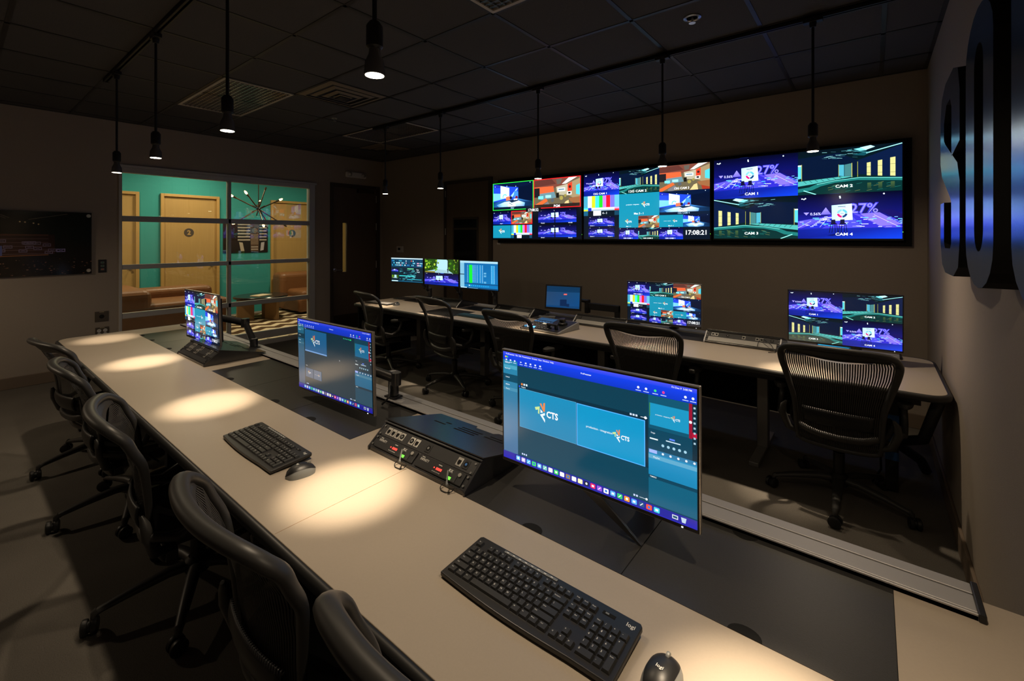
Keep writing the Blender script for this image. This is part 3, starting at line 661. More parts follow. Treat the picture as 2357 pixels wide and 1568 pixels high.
def tablet_ui(cv):
    cv.rect(0, 0, 1, 1, (14, 70, 110)); cv.rect(0, 0, 1, 0.3, (18, 50, 80)); cv.rect(0.03, 0.52, 0.94, 0.16, (40, 170, 220)); cv.rect(0.03, 0.72, 0.9, 0.18, (60, 190, 235))
    for v in (0.12, 0.22, 0.36, 0.44): cv.rect(0.05, v, 0.2, 0.03, (90, 180, 220)); cv.rect(0.5, v, 0.1, 0.03, (90, 200, 230)); cv.rect(0.8, v, 0.12, 0.03, (70, 160, 200))
def pic_concert(cv):
    """stage at night: dark hall, glowing stage shelves, crowd"""
    rr = random.Random(21)
    cv.gain = 2.4
    cv.rect(0, 0, 1, 1, (12, 9, 8)); cv.poly([(0, 0.32), (0.76, 0.36), (0.76, 0.66), (0, 0.70)], ((40, 20, 14), (34, 14, 12), (44, 22, 20), (36, 20, 16)))
    for a, b in (((0.36, 0.02), (0.47, 0.12)), ((0.38, 0.01), (0.49, 0.11)), ((0.60, 0.13), (0.84, 0.03))): cv.line(a, b, 0.008, (84, 74, 62))
    for u, v in ((0.14, 0.2), (0.18, 0.18), (0.24, 0.165), (0.29, 0.16), (0.34, 0.16), (0.55, 0.165), (0.58, 0.17), (0.63, 0.185), (0.66, 0.20)): cv.disc(u, v, 0.010, (196, 170, 130), 8, 1, )
    for k in range(6): cv.rect(0.02, 0.365 + 0.058 * k, 0.70, 0.006, (120, 70, 56) if k < 1 else (92, 70, 74))
    for i in range(26):
        u = 0.0 + 0.72 * rr.random(); v = 0.42 + 0.22 * rr.random(); cv.frame(u, v, 0.05, 0.045, 0.004, (104, 92, 118), 1.6)
        cv.line((u, v), (u + 0.05, v + 0.045), 0.005, (90, 80, 104)); cv.line((u, v + 0.045), (u + 0.05, v), 0.005, (90, 80, 104))
    cv.frame(0.77, 0.585, 0.055, 0.05, 0.005, (120, 112, 160), 1.6); cv.line((0.77, 0.585), (0.825, 0.635), 0.006, (110, 100, 150)); cv.line((0.77, 0.635), (0.825, 0.585), 0.006, (110, 100, 150))
    cv.rect(0.31, 0.53, 0.14, 0.15, (70, 78, 130)); cv.rect(0.365, 0.55, 0.06, 0.055, (206, 206, 220)); cv.poly([(0, 0.70), (0.72, 0.67), (0.72, 0.685), (0, 0.72)], ((130, 84, 54), (130, 84, 54), (70, 40, 26), (70, 40, 26)))
    for i in range(120):
        u = rr.random(); v = 0.74 + 0.25 * rr.random(); cv.disc(u, v, 0.008 + 0.008 * rr.random(), rr.choice([(52, 36, 28), (80, 56, 44), (34, 24, 20), (96, 70, 58)]), 6, 0.6)
def pic_mic(cv):
    """close-up of an old chrome stage microphone"""
    cv.rect(0, 0, 1, 1, (40, 22, 16), (22, 14, 12)); cv.poly([(0.30, -0.0), (0.97, 0.0), (0.99, 0.62), (0.90, 0.98), (0.38, 0.98), (0.31, 0.62)], (20, 18, 18))
    for i in range(6):
        v = 0.02 + 0.105 * i
        cv.rect(0.31, v, 0.28, 0.055, (206, 196, 180), (90, 84, 78)); cv.rect(0.80, v, 0.17, 0.055, (200, 190, 176), (70, 66, 62))
    cv.poly([(0.34, 0.64), (0.42, 0.66), (0.46, 0.95), (0.38, 0.95)], (170, 158, 140)); cv.poly([(0.84, 0.66), (0.92, 0.64), (0.90, 0.92), (0.82, 0.95)], (170, 165, 170))
    cv.poly([(0.59, 0.0), (0.79, 0.0), (0.78, 0.96), (0.60, 0.96)], (86, 66, 52))
    for i in range(8): cv.rect(0.605, 0.38 + 0.045 * i, 0.17, 0.012, (160, 140, 120))
    cv.disc(0.69, 0.24, 0.12, (52, 46, 42), 18); cv.disc(0.69, 0.24, 0.095, (96, 90, 84), 18); cv.rect(0.61, 0.80, 0.16, 0.02, (206, 196, 186)); cv.rect(0.61, 0.88, 0.16, 0.02, (206, 196, 186))
# ------------------------------------------------------------------ room shell
XL, XR, YB, YF, ZC = -6.80, 0.338, 4.85, -1.6, 2.868
struct(box('floor', XL - 0.12, XR + 0.12, YF - 0.12, YB + 0.12, -0.08, 0.0, M['carpet']))
struct(box('ceiling', XL - 0.12, XR + 0.12, YF - 0.12, YB + 0.12, ZC, ZC + 0.1, M['ceil']))
b = MB()
for y0, y1, z0, z1 in ((YF, 1.255, 0, ZC), (1.255, 3.60, 2.345, ZC), (3.60, 3.855, 0, ZC), (3.855, 4.785, 2.415, ZC), (4.785, YB + 0.12, 0, ZC)):
    b.box(XL - 0.12, XL, y0, y1, z0, z1)
struct(b.build('wall_left', M['wall']))
struct(box('wall_back', XL, XR, YB, YB + 0.12, 0, ZC, M['wall']))
struct(box('wall_right', XR, XR + 0.12, YF, YB + 0.12, 0, ZC, M['wall']))
struct(box('wall_front', XL - 0.12, XR + 0.12, YF - 0.12, YF, 0, ZC, M['wall']))
struct(MB().box(XL, XL + 0.014, YF, 1.255, 0, 0.115).box(XL, XL + 0.014, 3.60, 3.80, 0, 0.115).build('baseboard_left', M['base'], bevel=0.004))
struct(box('baseboard_back', XL, XR, YB - 0.014, YB, 0, 0.115, M['base'], bevel=0.004))
struct(box('baseboard_right', XR - 0.014, XR, YF, YB - 0.014, 0, 0.115, M['base'], bevel=0.004))
# ceiling grid of black tee bars
b = MB()
for k in range(-11, 2):
    x = 0.054 + 0.61 * k
    if XL < x < XR: b.box(x - 0.012, x + 0.012, YF, YB, ZC - 0.004, ZC + 0.001)
for k in range(-5, 6):
    y = 2.045 + 0.6 * k
    if YF < y < YB: b.box(XL, XR, y - 0.012, y + 0.012, ZC - 0.004, ZC + 0.001)
b.box(XL, XL + 0.022, YF, YB, ZC - 0.004, ZC + 0.001).box(XL, XR, YB - 0.022, YB, ZC - 0.004, ZC + 0.001).box(XR - 0.022, XR, YF, YB, ZC - 0.004, ZC + 0.001)
g = b.build('trim_1', M['grid']); struct(g)

# glazed partition window
wf = thing('window_1', 'grey metal framed interior window', 'window', (XL - 0.03, 0, 0)); struct(wf)
del wf['label']; del wf['category']
b = MB()
for y0, y1 in ((1.255, 1.285), (3.51, 3.60)): b.box(-0.045, 0.045, y0, y1, 0, 2.345)
for z0, z1 in ((2.285, 2.345), (1.716, 1.781), (1.155, 1.209), (0.584, 0.643), (0.09, 0.19), (0, 0.06)): b.box(-0.04, 0.04, 1.285, 3.51, z0, z1)
b.box(-0.04, 0.04, 2.389, 2.425, 0, 2.3)
b.build('window_frame', M['frame'], wf, bevel=0.004)
MB().box(-0.004, 0.004, 1.285, 3.51, 0.0, 2.30).build('window_glass', M['glass'], wf)
b = MB(); b.box(0.045, 0.06, 1.235, 3.62, 2.345, 2.375).box(-0.05, 0.055, 1.255, 3.6, 2.345, 2.36)
b.build('window_trim', M['frame'], wf, bevel=0.003)

# room door in the left wall
d = thing('door_1', '', '', (XL, 3.855, 0)); struct(d); del d['label']; del d['category']
b = MB()
b.box(-0.12, 0.02, 0, 0.05, 0, 2.415).box(-0.12, 0.02, 0.88, 0.93, 0, 2.415).box(-0.12, 0.02, 0.05, 0.88, 2.36, 2.415)
b.build('door_frame', M['darkframe'], d, bevel=0.004)
b = MB(); LY0, LY1, LZ0, LZ1 = 0.239, 0.318, 0.962, 1.772
b.box(-0.075, -0.03, 0.053, LY0, 0.01, 2.357).box(-0.075, -0.03, LY1, 0.877, 0.01, 2.357).box(-0.075, -0.03, LY0, LY1, 0.01, LZ0).box(-0.075, -0.03, LY0, LY1, LZ1, 2.357)
b.build('door_leaf', M['darkwood'], d)
box('door_glass', -0.056, -0.050, LY0, LY1, LZ0, LZ1, M['glass'], d)
b = MB(); b.lathe([(0.0, 0.0), (0.032, 0.0), (0.032, 0.012), (0.012, 0.016), (0.012, 0.05), (0, 0.05)], -0.03, 0.095, 1.0, axis='x')
b.tube([(0.015, 0.095, 1.0), (0.022, 0.13, 1.0), (0.02, 0.21, 0.995)], 0.009, 10)
b.build('door_handle', M['silver'], d, smooth='auto')
b = MB(); b.box(-0.03, 0.03, 0.50, 0.80, 2.285, 2.345); b.tube([(0.02, 0.70, 2.35), (0.09, 0.80, 2.375), (0.03, 0.86, 2.40)], 0.008, 8)
b.build('door_closer', M['brass'], d, bevel=0.005)
b = MB()
for z in (0.28, 1.06, 1.72, 2.2): b.tube([(-0.022, 0.882, z - 0.06), (-0.022, 0.882, z + 0.06)], 0.008, 10)
b.build('door_hinge', M['silver'], d, smooth='auto')
box('kick_plate', -0.03, -0.0285, 0.07, 0.86, 0.02, 0.26, M['brass'], d)
# second door in the back wall
d = thing('door_2', '', '', (-5.20, YB, 0)); struct(d); del d['label']; del d['category']
b = MB(); b.box(0, 0.05, -0.025, 0.0, 0, 2.39).box(0.92, 0.99, -0.025, 0.0, 0, 2.39).box(0.05, 0.92, -0.025, 0.0, 2.34, 2.39)
b.build('door_frame', M['darkframe'], d, bevel=0.004)
MB().box(0.05, 0.92, -0.012, 0.0, 0.01, 2.34).build('door_leaf', wood('brown_door', (0.16, 0.115, 0.08), (0.20, 0.145, 0.10), 0.6), d)
b = MB(); b.box(0.20, 0.225, -0.024, -0.01, 0.95, 1.83).box(0.695, 0.72, -0.024, -0.01, 0.95, 1.83).box(0.225, 0.695, -0.024, -0.01, 1.80, 1.83).box(0.225, 0.695, -0.024, -0.01, 0.95, 0.98).box(0.225, 0.695, -0.022, -0.01, 1.645, 1.675)
b.build('door_lite_frame', M['darkframe'], d, bevel=0.003)
box('door_glass', 0.225, 0.695, -0.0165, -0.0125, 0.98, 1.80, M['darkscreen'], d)
b = MB()
for z in (1.05, 1.62, 2.2): b.tube([(0.047, -0.03, z - 0.05), (0.047, -0.03, z + 0.05)], 0.008, 10)
b.build('door_hinge', M['silver'], d, smooth='auto')

# ------------------------------------------------------------------ lounge behind the glass
LX = -10.0
struct(box('floor_lounge', LX - 0.1, XL - 0.12, -0.5, 7.0, -0.08, 0.0, M['carpet']))
struct(box('ceiling_lounge', LX - 0.1, XL - 0.12, -0.5, 7.0, 2.95, 3.05, mat('lounge_ceiling', (0.5, 0.48, 0.44), 0.8)))
struct(box('wall_lounge', LX - 0.12, LX, -0.5, 7.0, 0, 2.95, M['teal']))
struct(MB().box(LX, XL - 0.12, -0.62, -0.5, 0, 2.95).box(LX, XL - 0.12, 7.0, 7.12, 0, 2.95).build('wall_lounge_side', M['teal']))
def lounge_door(n, y0, y1, num, handle_right=True):
    d = thing('door_%d' % n, '', '', (LX, y0, 0)); struct(d); del d['label']; del d['category']; w = y1 - y0
    b = MB(); b.box(0, 0.05, 0, 0.05, 0, 2.324).box(0, 0.05, w - 0.05, w, 0, 2.324).box(0, 0.05, 0.05, w - 0.05, 2.274, 2.324)
    b.build('door_frame', M['tanframe'], d, bevel=0.004)
    box('door_leaf', 0.0, 0.008, 0.05, w - 0.05, 0.01, 2.274, M['tan'], d)
    if num:
        b = MB(); b.lathe([(0.0, 0.012), (0.078, 0.012), (0.078, 0.008), (0, 0.008)], 0, w / 2 - 0.03, 1.623, seg=28, axis='x')
        s = b.build('door_sign', M['darkframe'], d)
        vs, fs, x0, x1 = text_mesh(num, 0.035)
        k = 0.115
        MB().add([(0.0135, w / 2 - 0.03 + (a - (x0 + x1) / 2) * k, 1.623 + (c_ - 0.35) * k) for a, c_ in vs], fs).build('door_number', M['tan'], s)
    yy = w - 0.12 if handle_right else 0.12
    MB().lathe([(0, 0.008), (0.03, 0.008), (0.03, 0.02), (0.01, 0.024), (0.01, 0.05), (0.02, 0.055), (0.02, 0.07), (0, 0.07)], 0, yy, 1.0, axis='x').build('door_handle', M['silver'], d, smooth='auto')
lounge_door(3, 1.13, 2.115, None); lounge_door(4, 2.417, 3.35, '2'); lounge_door(5, 4.316, 5.29, '3'); lounge_door(6, 5.60, 6.60, None)
# rug with a zigzag weave
m = mat('zigzag_rug', (0.3, 0.2, 0.12), 0.95, spec=0.1); nt = m.node_tree; bs = nt.nodes['Principled BSDF']
tc = nt.nodes.new('ShaderNodeTexCoord'); sx = nt.nodes.new('ShaderNodeSeparateXYZ'); nt.links.new(tc.outputs['Object'], sx.inputs[0])
def mth(op, a, b_=None):
    n = nt.nodes.new('ShaderNodeMath'); n.operation = op
    for i, q in enumerate((a, b_)):
        if q is None: continue
        if isinstance(q, (int, float)): n.inputs[i].default_value = q
        else: nt.links.new(q, n.inputs[i])
    return n.outputs[0]
zz = mth('MULTIPLY', mth('PINGPONG', sx.outputs[1], 0.16), 0.8)
st = mth('FRACT', mth('MULTIPLY', mth('ADD', sx.outputs[0], zz), 3.0))
mxr = nt.nodes.new('ShaderNodeMix'); mxr.data_type = 'RGBA'; mxr.inputs[6].default_value = (0.10, 0.058, 0.03, 1); mxr.inputs[7].default_value = (0.72, 0.60, 0.42, 1)
nt.links.new(mth('GREATER_THAN', st, 0.55), mxr.inputs[0]); nt.links.new(mxr.outputs[2], bs.inputs['Base Color'])
tag(box('rug', -9.7, -7.0, 2.2, 6.0, 0, 0.012, m), 'brown and cream zigzag rug on the lounge floor behind the window', 'rug')

def cushion(x0, x1, y0, y1, z0, z1): return MB().box(x0, x1, y0, y1, z0, z1)
sf = thing('sofa', 'low brown leather sofa just behind the left window panes', 'sofa', (-8.3, 1.8, 0))
cushion(-0.75, 0.45, -1.3, 1.0, 0.08, 0.60).build('base', M['leather'], sf, bevel=0.07, seg=4)
cushion(-0.78, 0.46, -1.35, 0.02, 0.45, 0.80).build('armrest', M['leather'], sf, bevel=0.10, seg=4)
cushion(-0.74, -0.3, 0.04, 1.0, 0.5, 0.74).build('backrest', M['leather'], sf, bevel=0.08, seg=4)
MB().tube([(0.455, -1.3, 0.545), (0.455, 1.0, 0.545)], 0.006, 6).build('seam_piping', M['darkwood'], sf)
sf = thing('armchair', 'brown leather armchair below the door numbered 3', 'armchair', (-9.35, 4.85, 0))
cushion(-0.52, 0.55, -0.50, 0.62, 0.05, 0.34).build('base', M['leather'], sf, bevel=0.06, seg=4)
cushion(-0.40, 0.52, -0.42, 0.55, 0.30, 0.47).build('seat_cushion', M['leather'], sf, bevel=0.07, seg=4)
cushion(-0.55, -0.12, -0.55, 0.66, 0.30, 0.80).build('backrest', M['leather'], sf, bevel=0.09, seg=4)
tb = thing('coffee_table', 'round dark topped coffee table with walnut slab legs on zigzag rug', 'table', (-9.0, 3.72, 0.012))
MB().lathe([(0, 0.39), (0.44, 0.39), (0.455, 0.40), (0.455, 0.425), (0.445, 0.435), (0, 0.435)], seg=48).build('tabletop', M['tabletop'], tb, smooth='auto')
for a in (20, 140, 260):
    T = Matrix.Rotation(R(a), 4, 'Z')
    MB().box(0.12, 0.40, -0.03, 0.03, 0, 0.39, T=T).build('leg', M['tablewood'], tb, bevel=0.004)
T = Matrix.Translation((-8.95, 3.70, 0.447)) @ Matrix.Rotation(R(25), 4, 'Z')
mg = thing('magazine', 'cream magazine lying on the coffee table in the lounge', 'magazine', (-8.95, 3.70, 0.448), R(25))
box('cover', -0.11, 0.11, -0.15, 0.15, 0, 0.003, M['paper'], mg); MB().box(-0.107, 0.109, -0.147, 0.147, 0.003, 0.010).build('pages', M['paper'], mg)
# poster of a microphone on the teal wall
po = thing('poster', 'poster of an old chrome microphone on the teal wall between two doors', 'poster', (LX + 0.015, 3.84, 1.525), R(90))
MB().box(-0.42, 0.42, 0, 0.015, -0.30, 0.295).build('panel', M['darkframe'], po)
cv = Cv(0.84, 0.595); pic_mic(cv); o = cv.build('picture', M['print2'], po); o.location = (0, -0.001, -0.003)
# spiky chandelier
ch = thing('chandelier', 'bronze starburst chandelier with candle bulbs in the lounge', 'chandelier', (-8.5, 3.47, 2.03))
MB().tube([(0, 0, 0.0), (0, 0, 0.92)], 0.008, 8).build('rod', M['brass'], ch)
MB().lathe([(0, 0.92), (0.06, 0.92), (0.06, 0.89), (0.03, 0.88), (0, 0.88)], seg=20).build('canopy', M['brass'], ch, smooth='auto')
MB().lathe([(0, 0.035), (0.02, 0.03), (0.032, 0.0), (0.02, -0.03), (0, -0.035)], seg=16).build('hub', M['brass'], ch, smooth='auto')
# tip offsets: (x, y, z)
arms = [((0.0, -0.445, 0.215), 1), ((0.10, -0.25, 0.277), 1), ((-0.35, 0.17, 0.17), 1), ((0.0, 0.39, 0.20), 1), ((0.20, -0.47, -0.265), 1), ((0.30, -0.04, -0.30), 1), ((0.0, 0.11, 0.35), 0), ((-0.25, -0.33, -0.26), 0), ((0.10, 0.40, -0.27), 0), ((-0.30, 0.28, -0.22), 0)]
for t, lit in arms:
    v = Vector(t); n = v.normalized()
    if lit: v = v - n * 0.09
    a = MB().tube([(-n * 0.12), v], 0.0105, 8).build('arm', M['brass'], ch)
    MB().tube([v, v + n * 0.05], 0.016, 10).build('socket', M['brass'], a)
    if lit:
        bb = MB(); q = v + n * 0.05
        bb.tube([q, q + n * 0.012, q + n * 0.035, q + n * 0.06, q + n * 0.075], [0.011, 0.018, 0.019, 0.012, 0.002], 10); bb.build('bulb', M['filament'], a, smooth=True)

# ------------------------------------------------------------------ things on the left wall
art = thing('art_print', 'dark glossy stage photograph panel with standoff bolts on the left wall', 'picture', (XL + 0.03, 0.42, 1.465), R(90))
MB().box(-0.60, 0.60, 0, 0.008, -0.335, 0.335).build('panel', M['black'], art, bevel=0.001)
cv = Cv(1.2, 0.67); pic_concert(cv); o = cv.build('picture', M['print'], art); o.location = (0, -0.0008, 0)
for sx in (-0.57, 0.575):
    for sz in (-0.30, 0.30): MB().lathe([(0, -0.008), (0.017, -0.008), (0.019, -0.004), (0.019, 0.0), (0.012, 0.0), (0.012, 0.03), (0, 0.03)], sx, 0, sz, seg=20, axis='y').build('standoff_bolt', M['silver'], art, smooth='auto')
sw = thing('wall_keypad', 'black three button wall keypad beside the window frame', 'switch', (XL, 1.114, 1.206), R(90))
MB().box(-0.035, 0.035, -0.008, 0, -0.073, 0.073).build('plate', M['black'], sw, bevel=0.003)
for i, mm in enumerate((M['ledgreen'], M['ledgreen'], M['ledred'])):
    k = MB().box(-0.016, 0.016, -0.012, -0.008, 0.028 - 0.038 * i, 0.052 - 0.038 * i).build('button', M['grey'], sw, bevel=0.002)
    mm2 = mat('dim_indicator', ((0.05, 0.2, 0.1), (0.05, 0.2, 0.1), (0.6, 0.12, 0.06))[i], 0.5)
    MB().box(-0.008, 0.008, -0.0135, -0.0125, 0.034 - 0.038 * i, 0.046 - 0.038 * i).build('indicator', mm2, k)
def wallplate(name, label, cat, y, z, kind):
    w_ = thing(name, label, cat, (XL, y, z), R(90))
    MB().box(-0.058, 0.058, -0.007, 0, -0.058, 0.058).build('plate', mat('bronze_plate', (0.20, 0.17, 0.14), 0.35, 0.7), w_, bevel=0.003)
    if kind == 'data': MB().lathe([(0, -0.010), (0.022, -0.010), (0.022, -0.006), (0, -0.006)], 0, 0, 0, seg=20, axis='y').build('cable_port', M['black'], w_)
    else:
        for sx in (-0.026, 0.026):
            o = MB().lathe([(0, -0.011), (0.018, -0.011), (0.019, -0.006), (0, -0.006)], sx, 0, 0.02, seg=20, axis='y').lathe([(0, -0.011), (0.018, -0.011), (0.019, -0.006), (0, -0.006)], sx, 0, -0.022, seg=20, axis='y').build('receptacle', M['white'], w_)
            b = MB()
            for zz_ in (0.02, -0.022):
                for q in (-0.006, 0.006): b.box(sx + q - 0.0012, sx + q + 0.0012, -0.0125, -0.0105, zz_ - 0.002, zz_ + 0.007)
            b.build('slot', M['black'], o)
    MB().box(-0.02, 0.02, -0.0085, -0.0065, 0.048, 0.054).build('label_strip', M['paper'], w_)
wallplate('data_plate', 'square bronze wall plate with one round cable port, left of window', 'wall plate', 1.108, 0.638, 'data')
wallplate('power_outlet', 'bronze wall plate with paired power sockets just above the desk end', 'socket', 1.112, 0.46, 'pw')
el = thing('emergency_light', 'white twin head emergency light above the dark door', 'light', (XL, 4.305, 2.575), R(90))
MB().box(-0.19, 0.19, -0.05, 0, -0.05, 0.05).build('housing', M['white'], el, bevel=0.045, seg=5)
for sx in (-0.125, 0.125): MB().lathe([(0, -0.075), (0.02, -0.072), (0.036, -0.06), (0.036, -0.04), (0, -0.04)], sx, 0, 0.005, seg=20, axis='y').build('lamp_head', M['silver'], el, smooth='auto')
tm = thing('thermostat', 'square white thermostat on the back wall left of the desk monitors', 'thermostat', (-6.29, YB, 1.328))
MB().box(-0.085, 0.085, -0.022, 0, -0.055, 0.055).build('body', M['white'], tm, bevel=0.006); MB().box(-0.045, 0.015, -0.0235, -0.0215, -0.012, 0.028).build('display', M['darkscreen'], tm)

# ------------------------------------------------------------------ ceiling things
def troffer(x0, x1, y0, y1, label):
    t = thing('troffer_light', label, 'ceiling light', ((x0 + x1) / 2, (y0 + y1) / 2, ZC), group=None)
    w, h = (x1 - x0) / 2, (y1 - y0) / 2; f = 0.022
    b = MB(); b.box(-w, w, -h, -h + f, -0.010, 0).box(-w, w, h - f, h, -0.010, 0).box(-w, -w + f, -h + f, h - f, -0.010, 0).box(w - f, w, -h + f, h - f, -0.010, 0)
    b.build('frame', M['trofframe'], t)
    MB().box(-w + f, w - f, -h + f, h - f, -0.0012, -0.0006).build('reflector', M['troffer'], t)
    b = MB(); n = 24; m_ = 14
    for i in range(1, n): x = -w + f + (2 * w - 2 * f) * i / n; b.box(x - 0.0025, x + 0.0025, -h + f, h - f, -0.009, -0.001)
    for i in range(1, m_): y = -h + f + (2 * h - 2 * f) * i / m_; b.box(-w + f, w - f, y - 0.0025, y + 0.0025, -0.0088, -0.0012)
    b.build('louver', M['troffer'], t)
troffer(-5.436, -4.226, 1.455, 2.035, 'unlit louvered ceiling panel nearest the lounge window')
troffer(-5.436, -4.226, 3.255, 3.835, 'unlit louvered ceiling panel over the far back desk end')
troffer(-1.766, -0.56, 1.455, 2.035, 'unlit louvered ceiling panel at the top edge above the front desk')
def vent(x, y, label, s=0.29):
    v = thing('air_vent', label, 'vent', (x, y, ZC))
    for i, q in enumerate((1.0, 0.72, 0.46, 0.22)):
        a, z0, z1 = s * q, -0.004 - 0.007 * i, -0.004 - 0.007 * (i + 1)
        b = MB(); w_ = 0.035 if i else 0.05
        for sx in (0, 1, 2, 3):
            T = Matrix.Rotation(PI / 2 * sx, 4, 'Z')
            b.add([T @ Vector(p) for p in ((-a, -a, z0 + 0.004), (a, -a, z0 + 0.004), (a - w_, -a + w_, z1), (-a + w_, -a + w_, z1), (-a, -a, z0 + 0.006), (a, -a, z0 + 0.006), (a - w_, -a + w_, z1 + 0.002), (-a + w_, -a + w_, z1 + 0.002))], [(0, 1, 2, 3), (7, 6, 5, 4), (0, 4, 5, 1), (2, 6, 7, 3)])
        b.build('vane_ring', M['trofframe'] if False else mat('bronze_vent', (0.24, 0.19, 0.13), 0.5), v)
    MB().box(-0.05, 0.05, -0.05, 0.05, -0.034, -0.028).build('core', M['grid'], v)
vent(-3.911, 2.345, 'square bronze diffuser vent beside the louvered panel near the window')
vent(-5.74, 4.14, 'faint square ceiling vent in the dark corner above the door', 0.27)
def sprinkler(x, y, label, r=0.05):
    s = thing('sprinkler', label, 'sprinkler', (x, y, ZC))
    MB().lathe([(r, 0.0), (r * 1.02, -0.006), (r * 0.8, -0.010), (r * 0.66, -0.006), (r * 0.64, 0.0)], seg=28).build('escutcheon', M['silver'], s, smooth='auto')
    MB().lathe([(0, 0), (0.008, 0), (0.008, -0.03), (0.02, -0.032), (0.02, -0.036), (0, -0.036)], seg=14).build('head', M['silver'], s, smooth='auto')
sprinkler(-0.86, 2.84, 'chrome ceiling sprinkler ring nearer the wall displays', 0.05)
sprinkler(-4.72, 2.73, 'small ceiling sprinkler beside the bronze vent', 0.03)

def track(name, y, x0, x1, label):
    t = thing(name, label, 'track', ((x0 + x1) / 2, y, ZC)); w = (x1 - x0) / 2
    MB().box(-w, w, -0.018, -0.006, -0.030, -0.004).box(-w, w, 0.006, 0.018, -0.030, -0.004).box(-w, w, -0.018, 0.018, -0.012, -0.004).build('rail', M['black'], t, bevel=0.002)
    MB().box(-w - 0.012, -w, -0.02, 0.02, -0.033, -0.004).box(w, w + 0.012, -0.02, 0.02, -0.033, -0.004).build('end_cap', M['black'], t, bevel=0.002)
track('lighting_track', 0.852, -5.05, 0.2, 'black ceiling lighting track over the front desk')
track('lighting_track', 3.27, -4.75, 0.2, 'black ceiling lighting track over the back desk')
def pendant():
    p = thing('pendant_lamp', '', 'pendant lamp', (0, 0, ZC))
    MB().box(-0.05, 0.05, -0.022, 0.022, -0.055, -0.030).lathe([(0.020, -0.055), (0.016, -0.085), (0, -0.085)], seg=14).build('track_adapter', M['black'], p, bevel=0.003)
    MB().tube([(0, 0, -0.08), (0, 0, -0.665)], 0.0075, 10).build('rod', M['black'], p, smooth='auto')
    MB().lathe([(0, -0.655), (0.016, -0.655), (0.026, -0.67), (0.026, -0.735), (0.020, -0.742), (0, -0.742)], seg=18).build('socket', M['black'], p, smooth='auto')
    l = MB().lathe([(0.017, -0.742), (0.019, -0.76), (0.030, -0.785), (0.0335, -0.822), (0.033, -0.826), (0.030, -0.826)], seg=22).build('lamp', M['lampglass'], p, smooth='auto')
    MB().lathe([(0, -0.8275), (0.029, -0.8265), (0.029, -0.8255), (0, -0.8255)], seg=22).build('lens', M['lens'], l)
    return p
PF = [(-4.693, 'farthest front row pendant lamp, left of the window frame'), (-3.63, 'front row pendant lamp second from the lounge window'), (-2.442, 'front row pendant lamp below the louvered ceiling panel'), (-1.241, 'nearest visible front row pendant lamp, the brightest one'), (-0.05, 'front row pendant lamp beside the right wall')]
PB = [(-4.49, 'back row pendant lamp nearest the dark corner door'), (-3.54, 'back row pendant lamp left of the first wall display'), (-2.29, 'back row pendant lamp before the first wall display'), (-1.19, 'back row pendant lamp before the middle wall display'), (-0.28, 'back row pendant lamp before the right wall display')]
p0 = pendant(); first = True
for row, y in ((PF, 0.855), (PB, 3.24)):
    for i, (x, lb) in enumerate(row):
        p = p0 if first else dup(p0); first = False
        p.location = (x, y, ZC); p['label'] = lb; p['group'] = 'pendant lamps on the ceiling tracks'
        pw = {0: 1.0}.get(0)
        front = row is PF
        for nm, ang, blend, en in (('pendant_beam', 21, 0.95, 95 if front else 60), ('pendant_flood', 104 if front else (94 if x < -0.5 else 128), 1.0, (17 if x < -0.1 else 10) if front else (9.5 if x < -0.5 else 14)), ('pendant_spill', 174, 0.3, (6.0 if x > -0.1 else 1.6) if front else (0.5 if x < -0.5 else 7.5))):
            L = bpy.data.lights.new(nm, 'SPOT'); L.spot_size = R(ang); L.spot_blend = blend; L.shadow_soft_size = 0.026; L.energy = en
            L.color = (1.0, 0.79, 0.55)
            lo = bpy.data.objects.new(nm, L); COL.objects.link(lo); lo.location = (0, 0, -0.832); lo.parent = p
            if ang < 60: lo.rotation_euler = (R(-2.0), R(3.0), 0)
# added unseen pendant copy, out of view to the left, to brighten the left wall
p = thing('pendant_lamp', 'unseen pendant lamp added beyond the left edge to brighten the left wall', 'pendant lamp', (-5.3, -0.9, ZC), 0, 'pendant lamps on the ceiling tracks')
for c_ in list(p0.children):
    if c_.type == 'MESH': dup(c_, p)
L = bpy.data.lights.new('pendant_spill', 'SPOT'); L.spot_size = R(170); L.spot_blend = 0.5; L.energy = 36; L.shadow_soft_size = 0.04; L.color = (1.0, 0.79, 0.55)
o = bpy.data.objects.new('pendant_spill', L); COL.objects.link(o); o.location = (0, 0, -0.832); o.parent = p
